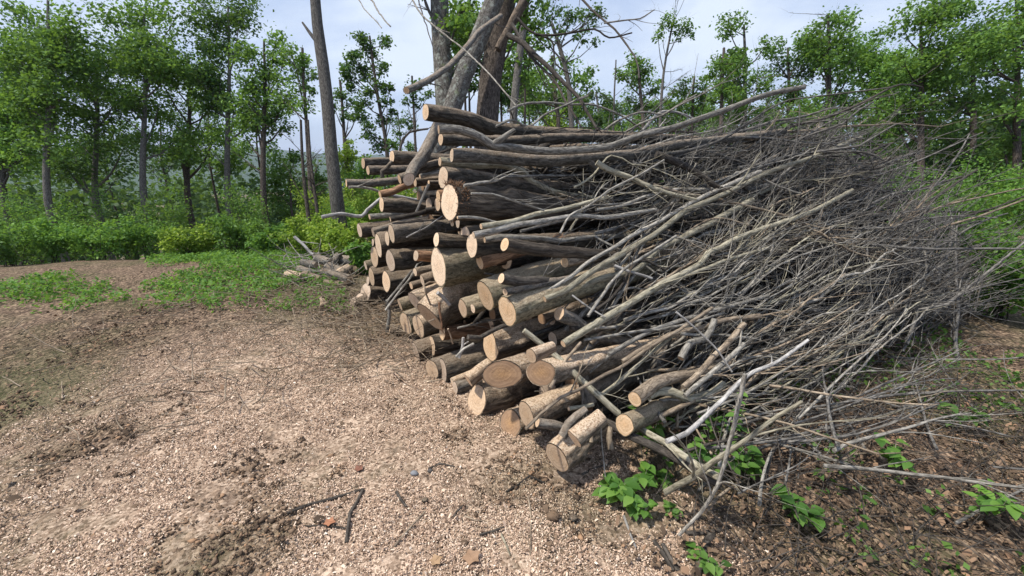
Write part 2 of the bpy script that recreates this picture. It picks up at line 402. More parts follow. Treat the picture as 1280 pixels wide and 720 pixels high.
def flakes(name, cnt, region, lw, ww_, mat, maskf, label, cat, lift=.004, tilt=.5, curl=.25, kind='stuff'):
    x0, x1, y0, y1 = region
    n = cnt*3; u = rng.random(n)
    y = y0+(y1-y0)*u**1.7; x = x0+(x1-x0)*rng.random(n)
    keep = rng.random(n) < maskf(x, y); x, y = x[keep][:cnt], y[keep][:cnt]; n = len(x)
    z = terrain(x, y)+lift*rng.random(n)*2.2+.001
    a = rng.random(n)*2*pi; l = rng.uniform(*lw, n); wd = l*rng.uniform(*ww_, n)
    nx = rng.normal(0, tilt, n); ny = rng.normal(0, tilt, n)
    T = np.stack([np.cos(a), np.sin(a), -(nx*np.cos(a)+ny*np.sin(a))], -1)
    B = np.stack([-np.sin(a), np.cos(a), -(-nx*np.sin(a)+ny*np.cos(a))], -1)
    C = np.stack([x, y, z], -1); up = np.array([0, 0, 1.])
    j = rng.uniform(.6, 1.2, (n, 4))
    v = np.stack([C-T*(l*j[:, 0])[:, None]/2-B*(wd*.5)[:, None], C-T*(l*j[:, 1])[:, None]/2+B*(wd*.5)[:, None],
                  C+B*(wd*.5)[:, None]+up*(curl*wd)[:, None], C-B*(wd*.5)[:, None]+up*(curl*wd)[:, None],
                  C+T*(l*j[:, 2])[:, None]/2+B*(wd*.4)[:, None], C+T*(l*j[:, 3])[:, None]/2-B*(wd*.4)[:, None]], 1)
    v[..., 2] += (l*.15)[:, None]
    b = np.arange(n)[:, None]*6
    f = np.concatenate([b+[0, 3, 2, 1], b+[3, 5, 4, 2]])
    m_ = MB(); m_.add(v.reshape(-1, 3), f)
    o = m_.build(name, mat, smooth=False); tag(o, label, cat, kind=kind); return o
dirtn = lambda x, y: fbm(x*1.5+9, y*1.5, 5)*.8+.35*fbm(x*6, y*6+4, 3)
pmask = lambda x, y: np.clip(chipmask(x, y)*sstep(-.62, -.1, dirtn(x, y))+.02, 0, 1)
M['chip'] = island_mat('chip_wood', [(0, (.13, .08, .055)), (.3, (.35, .24, .17)), (.65, (.56, .405, .30)), (.92, (.72, .56, .43)), (1, (.78, .69, .58))])
M['debris'] = island_mat('debris_brown', [(0, (.04, .028, .02)), (.5, (.11, .075, .05)), (.85, (.22, .15, .10)), (1, (.36, .22, .13))])
M['litter'] = island_mat('dead_leaf', [(0, (.05, .034, .024)), (.5, (.13, .09, .06)), (.85, (.22, .15, .10)), (1, (.30, .18, .11))])
flakes('wood_chips', 230000, (-3.4, 1.6, 1.0, 5.0), (.0035, .010), (.3, .65), M['chip'], pmask, 'pale fresh wood chips spread over the ground before the log pile', 'wood chips')
M['saw'] = island_mat('fresh_sawdust', [(0, (.36, .26, .17)), (.5, (.54, .42, .30)), (1, (.70, .58, .44))])
sd_s = lambda x, y: (x-A[0])*N[0]+(y-A[1])*N[1]
sd_w = lambda x, y: (x-A[0])*W[0]+(y-A[1])*W[1]
flakes('sawdust', 90000, (-2.6, 1.3, 1.2, 4.6), (.0022, .006), (.35, .8), M['saw'], lambda x, y: np.clip((sstep(-1.1, -.25, sd_s(x, y))*(1-sstep(.05, .3, sd_s(x, y))))*(1-sstep(1.9, 2.7, sd_w(x, y)))*sstep(-.6, -.2, sd_w(x, y))*sstep(-.5, .3, fbm(x*3, y*3+7, 4)), 0, 1), 'fresh cream sawdust gathered at the feet of the front logs', 'sawdust')
flakes('bark_debris', 120000, (-5, 3.5, 1.0, 7), (.004, .017), (.2, .6), M['debris'], lambda x, y: np.clip(.9-chipmask(x, y)+1.0*(1-sstep(-.55, -.25, dirtn(x, y))), .07, 1), 'dark bark crumbs and soil bits scattered between the wood chips', 'bark debris')
flakes('leaf_litter', 2600, (-6, 5, 1.6, 9), (.015, .045), (.5, .8), M['litter'], lambda x, y: np.clip(.75-chipmask(x, y), .02, 1), 'dry brown fallen leaves lying across the forest floor', 'leaf litter', lift=.01)
flakes('leaf_litter', 15000, (.5, 4.5, 1.2, 5), (.010, .034), (.3, .7), M['litter'], lambda x, y: sstep(.4, 1.0, x), 'thick brown leaf litter and torn bark under the near side of the pile', 'leaf litter', lift=.02)

flakes('wood_chips', 9000, (-3.4, 1.5, 1.1, 4.6), (.009, .021), (.25, .6), M['chip'], pmask, 'larger pale chips lying loose among the fine ones', 'wood chips', lift=.006)
def clods(n, mat, label):
    C = []
    while len(C) < n:
        x = random.uniform(-4.5, 1.6); y = 1.1+5*random.random()**1.5
        if float(dirtn(x, y)) < -.3 and sd_s(x, y) < .1 or random.random() < .06: C.append((x, y))
    C = np.array(C); z = terrain(C[:, 0], C[:, 1]); r = rng.uniform(.003, .013, n)*rng.choice([.7, 1, 1.5], n)
    base = np.array([(1,0,0),(0,1,0),(-1,0,0),(0,-1,0),(0,0,1),(0,0,-1)], float)
    v = np.concatenate([C, z[:, None]+r[:, None]*.4], 1)[:, None, :]+base[None]*r[:, None, None]*rng.uniform(.5, 1.3, (n, 6, 1))*np.array((1, 1, .7))+rng.normal(0, .2, (n, 6, 3))*r[:, None, None]
    f = np.array([(0,1,4),(1,2,4),(2,3,4),(3,0,4),(1,0,5),(2,1,5),(3,2,5),(0,3,5)])
    m_ = MB(); m_.add(v.reshape(-1, 3), f3=(np.arange(n)[:, None, None]*6+f[None]).reshape(-1, 3)); tag(m_.build('soil_clods', mat, smooth=False), label, 'soil', kind='stuff')
clods(9000, M['debris'], 'dark soil clods and bark lumps churned up in the sawdust')
# ---------------------------------------------------------------- logs
def lobes_of(k, amt=.05):
    th = np.arange(k)/k*2*pi; r = np.ones(k)
    for m_ in (2, 3, 4, 5): r += amt/m_*1.4*random.uniform(-1, 1)*np.cos(m_*th+random.random()*6)
    return r
def px_line(pts, mode='w', dh=0., s0=0., off=0.):
    out = []; ts = []
    x, y = pts[0]
    if mode == 'w':
        P, t = pix_plane(x, y, A+N*s0, N); out.append(P); ts.append(t)
        c_, s_ = cos(R(dh)), sin(R(dh)); D = np.array((N[0]*c_+N[1]*s_, N[1]*c_-N[0]*s_, 0)); nn = np.array((-D[1], D[0], 0))
        for (x, y) in pts[1:]:
            Q, t = pix_plane(x, y, P, nn); out.append(Q); ts.append(t)
    elif mode == 'surf':
        for i, (x, y) in enumerate(pts):
            o_ = off if not isinstance(off, (list, tuple)) else np.interp(i/(len(pts)-1), [0, 1], off)
            Q, t = surf(x, y, o_); out.append(Q); ts.append(t)
    elif mode == 'gnd':
        for (x, y) in pts:
            d = ray(x, y); t = -H/d[2]; P = CAM+d*t; P[2] = gnd(P[0], P[1])+.006+off; out.append(P); ts.append(t)
    else:
        for i, (x, y) in enumerate(pts):
            d = mode if not isinstance(mode, (list, tuple)) else np.interp(i/(len(pts)-1), [0, 1], mode)
            out.append(at(x, y, d)); ts.append(d)
    return np.array(out), np.array(ts)
def make_log(pts, rp, bark, cut, label, length=None, s0=0., dh=0., taper=.75, skew=(0, 0), group=None, name='log', cat='log', stubs=(), rough=.07, k=None, mode='w', off=0.):
    P, t = px_line(pts, mode, dh, s0, off)
    if mode == 'w':
        for _ in range(60):
            if P[0][2] >= rp*t[0]/F*.8+gnd(P[0][0], P[0][1]): break
            s0 -= .01; P, t = px_line(pts, mode, dh, s0, off)
    r0 = rp*t[0]/F
    L = np.linalg.norm(P[-1]-P[0])
    if length is None: length = 1.4+14*r0 if len(pts) < 5 else L
    if L < length:
        d = unit(P[-1]-P[-2]); d = unit(d*np.array((1, 1, .4))) if len(P) > 2 else unit(np.array((d[0], d[1], np.clip(d[2], -.3, .22))))
        P = np.vstack([P, P[-1]+d*(length-L)])
    P = smooth_line(P, .035 if r0 > .05 else .045)
    cl = np.concatenate([[0], np.cumsum(np.linalg.norm(np.diff(P, axis=0), axis=1))]); P = P[:max(4, int((cl <= length+.03).sum()))]
    P[1:, 2] = np.maximum(P[1:, 2], terrain(P[1:, 0], P[1:, 1])+r0*.7)
    Ls = np.linspace(0, 1, len(P)); rad = r0*(1+(taper-1)*Ls)
    k = k or (44 if r0 > .05 else 22); lb = lobes_of(k, .08)
    e = empty(name, P[0]); tag(e, label, cat, group)
    if length > .8:      # gentle bow & butt flare
        rad = rad*(1+.05*np.exp(-Ls*12))
    b = MB(); sk = (skew[0]+random.uniform(-.08, .08), skew[1]+random.uniform(-.08, .08))
    X, T, U, V = tube(b, P, rad, k, rough, random.random()*40, lobes=lb, skew=sk, rim=.92)
    for (fr, ang, ln, rr) in stubs:
        i = int(fr*(len(P)-1)); dd = unit(U[i]*cos(ang)+V[i]*sin(ang)+T[i]*.7)
        q_ = walk(P[i]+dd*rad[i]*.5, dd, ln+rad[i]*.5, 4, .1); tube(b, q_, np.linspace(rad[i]*rr*1.3, rad[i]*rr*.8, len(q_)), 10, .05, 3.)
    b.build('bark', M[bark], e)
    # cut end: rings of the saw face
    c = MB(); fr = np.array([1., .8, .6, .4, .2]); rim0 = X[0]; ctr = rim0.mean(0)
    rows = []; bcs = []
    th = np.arange(k)/k*2*pi
    for f_ in fr:
        v = ctr+(rim0-ctr)*f_*.935; v = v-T[0]*(.0015+r0*.015*rng.random((k, 1))*(f_ < .99)); rows.append(v)
        bcs.append(np.stack([np.cos(th)*f_*r0, np.sin(th)*f_*r0, np.full(k, f_)], -1))
    ecc = np.array([random.uniform(-.2, .2)*r0, random.uniform(-.2, .2)*r0, 0])
    V_ = np.concatenate(rows+[ctr[None]-T[0]*.003]); B_ = np.concatenate(bcs+[np.zeros((1, 3))])-ecc
    n5 = len(fr); f4 = ringfaces(n5, k)[:, ::-1]
    f3 = [[(n5-1)*k+(j+1) % k, (n5-1)*k+j, n5*k] for j in range(k)]
    c.add(V_, f4, f3, bc=B_); c.build('cut_end', M[cut], e)
    return e, P, rad

LOGS = [
 # pts, r px, bark, cut, label, options
 ([(532,140),(562,144),(590,150),(620,161),(675,166),(740,170)], 9, 'bdark','ctan','thick bowed log on top of the pile, its cut end highest of all', dict(taper=1.05,length=3.4)),
 ([(548.5,162),(575,163),(600,172),(615,182),(640,185),(680,189),(720,188),(760,184),(795,171),(840,160),(870,150),(905,138),(960,118),(1010,108)], 5.4,'rgrey','ctan','long snaking grey limb along the crest with a short forked prong near its butt', dict(dh=13,s0=-.1,taper=.75,stubs=[(.12,1.4,.16,.7)])),
 ([(551,174),(600,176),(640,176),(700,172)], 7,'bdark','ctan','log half hidden directly under the snaking grey limb', dict(length=2.5)),
 ([(565,194),(600,195),(640,199),(680,201),(720,198),(746,196),(791,193),(814,187),(846,181),(905,174),(980,165)], 8,'bgrey','cpale','straight grey log with a split strip of orange wood along its upper side', dict(dh=7,taper=.8,stubs=[(.3,-1.2,.1,.5)])),
 ([(550,202),(590,206),(627,206),(653,215),(664,227),(693,240),(720,245),(790,256)], 5.5,'rolive','ctan','slim olive limb whose far half drops steeply to the right under the crest', dict(dh=6,taper=.7)),
 ([(554,222),(600,226),(660,235)], 13,'bdark','cpale','medium log with a round pale end sitting just above the largest upper log', dict()),
 ([(562,253),(600,255),(640,257),(710,265)], 23,'bfur','cpale','largest upper log, pale round end fringed with shaggy orange bark', dict(length=3.2,s0=-.05)),
 ([(548,245),(570,244)], 7,'borange','corange','small orange stub peeking out left of the largest upper log', dict(length=.7)),
 ([(454,204),(480,203),(510,203)], 6.5,'bdark','ctan','upper far left log with a flap of loose bark on its end', dict()),
 ([(460,213),(520,212)], 5.5,'bdark','ctan','dark log tucked beneath the one with the loose bark flap', dict()),
 ([(490,196),(520,197),(560,199)], 7.5,'bdark','ctan','log lying highest at the left side beside the leaning limb', dict()),
 ([(433,229),(465,229),(497,226),(560,220)], 5,'bgrey','corange','slender log that juts farthest left out of the pile', dict(length=2.6,taper=.9,s0=-.12)),
 ([(499.5,224),(515,219),(545,205)], 6,'bdark','corange','short log end resting against the foot of the leaning limb', dict()),
 ([(475,243),(492,239),(505,233),(540,226)], 4.5,'borange','corange','slim log with raw orange bark torn off near its end', dict()),
 ([(477,255.5),(510,257),(545,260),(600,264)], 9,'bdark','ctan','stout dark log alone at mid left between thin sticks', dict(length=2.8)),
 ([(519,228),(560,224)], 5.3,'bbrown','ctan','small brown log right of the leaning limb foot', dict()),
 ([(525,220.5),(560,213)], 2.8,'rgrey','ctan','pencil thin stick above the small brown log', dict(length=1.2)),
 ([(536,228),(562,228)], 2.6,'bdark','ctan','tiny stick end just left of the largest upper log', dict(length=1.2)),
 ([(523,210),(553,204),(600,206)], 3.8,'bdark','ctan','crooked dark stick crossing behind the leaning limb', dict(length=1.5)),
 ([(462,271),(497,268),(545,262)], 3.6,'rgrey','ctan','thin round stick below the stout dark log', dict(length=2)),
 ([(488,274),(520,268),(548,260)], 3,'rdark','ctan','thin dark stick lying across the broad log with the orange patch', dict(length=1.6)),
 ([(449.5,288),(470,286),(500,282)], 8.5,'bdark','cgrey','blunt grey ended log at left edge under the thin sticks', dict(s0=-.1)),
 ([(466.5,291),(508,279),(540,275)], 6,'bgrey','cgrey','log between the blunt grey log and the broad one with the orange patch', dict()),
 ([(489.5,292),(540,285),(600,276),(640,272)], 11.5,'bgrey','cpale','broad long log with an orange bare patch behind its pale end', dict(length=3)),
 ([(473,307),(500,302),(530,297)], 14.5,'bbrown','cpale','tall oval cut log at left edge with split brown bark', dict()),
 ([(484,298),(505,296)], 8.5,'bdark','cpale','small disc squeezed between two larger ends at left edge', dict(s0=.02)),
 ([(466,303),(480,303)], 4.5,'bdark','cgrey','small dark log poking out at far left by the yellow shrubs', dict()),
 ([(468,321),(500,316),(520,313)], 13.5,'bbrown','ctan','narrow tan oval end third up the left edge of the pile', dict()),
 ([(488,326),(530,322),(600,318)], 13.5,'bdark','cgrey','mossy dark log with grey pink end left of the big knotted log', dict()),
 ([(457,332),(475,328)], 5.5,'bolive','cgrey','little greenish log sticking out over the weeds', dict()),
 ([(545.5,299.5),(580,302),(620,304)], 8.8,'bdark','cpale','small pale ended log above the big knotted log', dict(s0=-.06)),
 ([(520,319.5),(532,320),(560,321)], 7.2,'borange','cpale','short stub with bare tan side touching the big knotted log', dict(s0=-.08,length=.8)),
 ([(548,334),(590,327),(640,319),(700,310)], 24,'bolive','cpale','very large pale log end with two dark knots, biggest in the pile', dict(length=3.2,s0=-.04)),
 ([(464.5,346),(500,342)], 11.5,'bbrown','ctan','brown log low on the left edge over the weeds', dict()),
 ([(482.7,352),(530,345)], 13,'bdark','ctan','dark sided log low left beside slanting bare twigs', dict()),
 ([(456.7,366),(480,366)], 12,'bbrown','cgrey','tilted oval disc near the bottom left corner of the pile', dict(skew=(.25,.2))),
 ([(449,374),(465,376)], 8,'bbrown','cgrey','small tilted round at bottom left corner, second from the outside', dict(skew=(.2,.2))),
 ([(441,378),(455,380)], 6.5,'bbrown','cgrey','outermost little round at the bottom left corner', dict(skew=(.2,.2))),
 ([(460,351),(470,352)], 5.5,'bbrown','cgrey','tiny stub behind the brown log over the weeds', dict()),
 ([(519,340),(537,336),(560,330)], 5.2,'rtan','cpale','small tan limb end under the short bare stub', dict(length=1)),
 ([(528,351),(545,345)], 7.2,'bbrown','cpale','small split round immediately left of the very large log', dict(length=1)),
 ([(514,357),(525,354)], 5,'bbrown','ctan','smallest of the stubs clustered left of the very large log', dict(length=.8)),
 ([(518.5,376.5),(545,364)], 12.5,'bdust','cgrey','greyish oval log with dusty brown bark below the cluster of stubs', dict(skew=(.15,0))),
 ([(537,396),(558,379)], 21,'bdust','ctan','tall leaning oval log end in the lower middle, sawdust on its back', dict(skew=(.2,.1),s0=-.08)),
 ([(507,404.5),(530,395)], 14,'bolive','ctan','olive log at ground level, leftmost of three leaning oval ends', dict(skew=(.2,.1),s0=-.03)),
 ([(523,408),(540,401)], 14,'bdust','ctan','narrow oval end between the olive log and the tall leaning one', dict(skew=(.15,.1))),
 ([(500,381),(512,377)], 8,'bolive','ctan','small slim olive stub among bare twigs left of the leaning ovals', dict(length=.8)),
 ([(486,413.5),(506,412)], 4.5,'bbrown','ctan','short thin stick on the ground at the left foot of the leaning ovals', dict(length=.8)),
 ([(590,307),(620,306),(660,306)], 15,'bdark','cpale','cream ended log overlapped by two thin limbs, right of the very large one', dict(s0=-.04)),
 ([(600,328),(620,322)], 9,'borange','corange','orange split stub hanging below the cream ended log', dict(length=.7)),
 ([(578.5,385.5),(598,379),(630,366)], 11.5,'bolive','ctan','smooth tan log end pointing out left of the paired big olive logs', dict(s0=-.03)),
 ([(591,385.5),(604,382)], 6,'bolive','cpale','little round branch end snug beside the smooth tan log', dict(length=.8)),
 ([(606.7,370),(647,355),(704,338)], 19,'bolive','corange','left one of the paired big olive logs at mid height', dict(length=3)),
 ([(634,389),(684,371),(720,358)], 19,'bolive','corange','right one of the paired big olive logs, scratched orange end', dict(length=3,s0=-.03)),
 ([(631,305.5),(673,312),(720,316),(780,318)], 8.2,'bfur','corange','slim log with cracked bark and an orange round end in the upper middle', dict(length=2.4)),
 ([(606,300),(625,297),(655,297),(684,299),(700,301),(740,296),(780,295),(840,290)], 3.6,'rgrey','ctan','thin limb laid over the cream ended log, lower of two', dict(dh=5)),
 ([(601.5,283),(642,276.5),(669,268),(700,262),(760,246)], 3.6,'rolive','ctan','thin light limb rising to the right below the largest upper log', dict(dh=5)),
 ([(592,294),(620,288),(647,281),(676,277),(722,270),(758,272),(820,262)], 4.3,'rgrey','cpale','thin limb laid over the cream ended log, upper of two', dict(dh=5,s0=-.1)),
 ([(706,328),(740,323),(780,321)], 6.2,'rtan','corange','little tan log end standing out of the brush by the long pale poles', dict(mode='surf',length=1.3,off=[-.05,.1])),
 ([(699,392),(720,402),(745,420)], 8.5,'bgrey','ctan','knotty short log with a hole in it, right of the paired olive logs', dict(mode='surf',length=.9,off=[-.02,.15])),
 ([(626.7,348),(647,352),(680,351),(705,356)], 6.5,'rdark','ctan','bent limb with torn pinkish end lying on the paired olive logs', dict(s0=-.08,length=1,taper=.6)),
 ([(631.5,365),(645,362)], 5,'bgrey','ctan','tiny cut stub wedged between the paired olive logs', dict(s0=-.06,length=.5)),
 ([(520,440),(545,431)], 12.5,'bbrown','cgrey','brown log on the chips, foremost at the lower left of the pile', dict()),
 ([(539.5,433),(580,430)], 12.5,'bfur','ctan','log with deep brown ridged bark behind the brown one on the chips', dict()),
 ([(553,415.5),(600,412)], 9.5,'borange','corange','split log with a bright orange splintered end under the leaning ovals', dict()),
 ([(540,462),(565,453)], 12.5,'bdark','ctan','oval log end on the chips partly behind the long dark log', dict(skew=(.15,.1))),
 ([(553,463),(607,449),(640,441)], 14.5,'bdark','cgrey','long dark log on the ground with a dead twig hanging over it', dict(s0=-.03)),
 ([(565,477),(582,470)], 5,'bpeel','cpale','small pale stick end between the long dark log and the short round', dict(length=.8)),
 ([(569,484.5),(590,479)], 8.2,'bgrey','cgrey','short grey round lying loose on the chips', dict(length=.22,s0=-.04)),
 ([(585.5,475.5),(611,457),(642,446),(660,440),(700,424)], 8.5,'bpeel','ctan','long peeled pole dusted with sawdust slanting above the dark slant cut log', dict(s0=-.12,taper=1.1,length=1.1)),
 ([(613,433),(651,422),(690,410)], 19,'brough','corange','deeply furrowed log below the paired olive logs, bright orange end', dict()),
 ([(628,468),(665,455),(700,445)], 17,'brough','cdark','dark brown slant cut log beneath the peeled pole', dict(skew=(1.0,.25),s0=-.1,length=1.3)),
 ([(664,445),(700,430)], 10,'bpeel','ctan','round branch collar facing out on the peeled wood', dict(s0=-.16,length=.12)),
 ([(676,466),(715,457)], 16,'bdust','cdark','dark slanted log end right of the slant cut one', dict(skew=(.5,.3),s0=-.02)),
 ([(596,500),(633,490),(660,482)], 18,'brough','ctan','rough barked log on the chips heaped with sawdust', dict(skew=(.1,.25),s0=-.04)),
 ([(658,519),(700,502),(745,484)], 17.5,'bdust','ctan','long log thick with sawdust near the front, twig resting on its end', dict(s0=-.04)),
 ([(638,530),(665,520)], 17,'bdust','cdark','pinkish oval end leaning against the long sawdust covered log', dict(skew=(.1,.3))),
 ([(672,528),(702,533)], 6,'bgrey','ctan','short grey branch piece lying across in front of the sawdusted log', dict(length=.14,s0=-.1,dh=20)),
 ([(696,572),(722,550)], 20,'bdust','ctan','foremost large round log on the chips at the pile foot', dict(s0=-.06,length=.34,skew=(.15,.2))),
 ([(718,549),(733,536)], 12,'bdust','ctan','smaller round on top of the foremost large one', dict(s0=-.05,length=.2)),
 ([(703,545),(711,530)], 6,'bgrey','ctan','knobby stub leaning between the two foremost rounds', dict(length=.2,s0=-.04)),
 ([(780.5,531),(843,501),(880,478)], 13,'bolive','corange','bright orange ended log at the right, lower of the two', dict(mode='surf',off=[-.25,.25],length=.95)),
 ([(793.5,499),(820,479),(843,472),(872,466)], 9.5,'rtan','corange','orange ended limb at the right resting over the lower orange log', dict(mode='surf',off=[-.3,-.1],taper=.5,length=1)),
]
for (pts, rp, bk, ct_, lab, kw) in LOGS:
    make_log(pts, rp, bk, ct_, lab, group='cut logs stacked in the pile', **kw)

fe = [o for o in bpy.data.objects if str(o.get('label', '')).startswith('largest upper log')][0]
fc = np.array(fe.location); fb = MB(); fr_ = 23*2.85/F
for _ in range(420):
    a = random.uniform(-.5, 2.2) if random.random() < .75 else random.uniform(2.2, 5.8); U_ = np.array((N[1], -N[0], 0)); dr = U_*cos(a)+UP*sin(a)
    p = fc+dr*fr_*random.uniform(.97, 1.04)+N*random.uniform(0, .09); tip = p+(dr*random.uniform(.3, 1)-N*random.uniform(-.6, .8)+rng.normal(0, .4, 3))*random.uniform(.008, .028)
    tube(fb, np.array([p, (p+tip)/2+rng.normal(0, .002, 3), tip]), [.0035, .003, .001], 4, cap0=False)
fb.build('bark_fringe', M['borange'], fe)
# leaning limb with its foot over the left of the pile
make_log([(511,224),(518,209),(530,192),(545,165),(556,140)], 6.8, 'bgrey', 'cgrey', 'thick grey limb leaning up out of the pile between the left logs', name='leaning_limb', cat='limb', length=.75, mode=[3.1, 3.6], taper=1.3, skew=(.5, .6))

# dark logs deeper in the pile, seen through the gaps
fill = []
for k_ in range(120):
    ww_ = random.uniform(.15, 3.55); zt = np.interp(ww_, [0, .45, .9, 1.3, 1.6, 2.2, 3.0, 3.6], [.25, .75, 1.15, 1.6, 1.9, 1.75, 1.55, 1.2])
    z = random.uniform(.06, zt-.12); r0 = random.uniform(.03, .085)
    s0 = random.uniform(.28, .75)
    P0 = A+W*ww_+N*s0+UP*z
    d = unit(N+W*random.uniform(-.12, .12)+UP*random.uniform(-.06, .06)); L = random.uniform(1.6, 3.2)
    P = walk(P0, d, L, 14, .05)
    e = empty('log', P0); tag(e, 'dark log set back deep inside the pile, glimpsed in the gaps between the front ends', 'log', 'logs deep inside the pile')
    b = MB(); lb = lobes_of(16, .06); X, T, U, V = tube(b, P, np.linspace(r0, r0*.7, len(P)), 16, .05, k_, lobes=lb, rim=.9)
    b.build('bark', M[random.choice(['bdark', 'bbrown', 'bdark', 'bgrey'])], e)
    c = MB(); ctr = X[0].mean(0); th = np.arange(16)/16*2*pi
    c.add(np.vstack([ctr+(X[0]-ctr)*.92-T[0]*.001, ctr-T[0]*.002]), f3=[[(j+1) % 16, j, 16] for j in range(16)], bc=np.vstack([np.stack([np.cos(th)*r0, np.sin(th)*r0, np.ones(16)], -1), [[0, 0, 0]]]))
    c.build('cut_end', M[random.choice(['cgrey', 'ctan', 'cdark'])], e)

# ---------------------------------------------------------------- named branches
def make_branch(pts, r0, r1, mat, label, mode='surf', off=0., sh=4, shl=(.15, .45), name='branch', cat='branch', group=None, s0=0., dh=0., k=9, cut=None, jit=.0065, ext=0.):
    P, t = px_line(pts, mode, dh, s0, off)
    if ext: P = np.vstack([P, P[-1]+unit(P[-1]-P[-2])*ext]); t = np.append(t, t[-1])
    tt = np.linspace(0, 1, len(P))
    Q = smooth_line(P, .05); n = len(Q); u = np.linspace(0, 1, n)
    rad = np.interp(u, [0, 1], [r0, r1])*np.interp(u, tt, t)/F
    Q = Q+np.cumsum(rng.normal(0, jit, (n, 3)), 0)*.35*np.sin(u*pi)[:, None]
    e = empty(name, Q[0]) if cut else None
    b = MB(); tube(b, Q, rad, k, .05, random.random()*9, rim=.85 if cut else None)
    if sh: shoots(b, Q, rad, sh, shl[0], shl[1])
    if cut:
        o = b.build('bark', M[mat], e); T, U, V = frames(Q); r = rad[0]; th = np.arange(k)/k*2*pi
        c = MB(); c.add(np.vstack([Q[0]+(U[0]*np.cos(th)[:, None]+V[0]*np.sin(th)[:, None])*r*.9-T[0]*.001, Q[0]-T[0]*.002]), f3=[[(j+1) % k, j, k] for j in range(k)],
                        bc=np.vstack([np.stack([np.cos(th)*r, np.sin(th)*r, np.ones(k)], -1), [[0, 0, 0]]])); c.build('cut_end', M[cut], e); o = e
    else:
        e = empty(name, Q[0]); 
        o = b.build(name, M[mat]); bpy.data.objects.remove(e)
    tag(o, label, cat, group); return o
GB = 'branches running through the brush side of the pile'
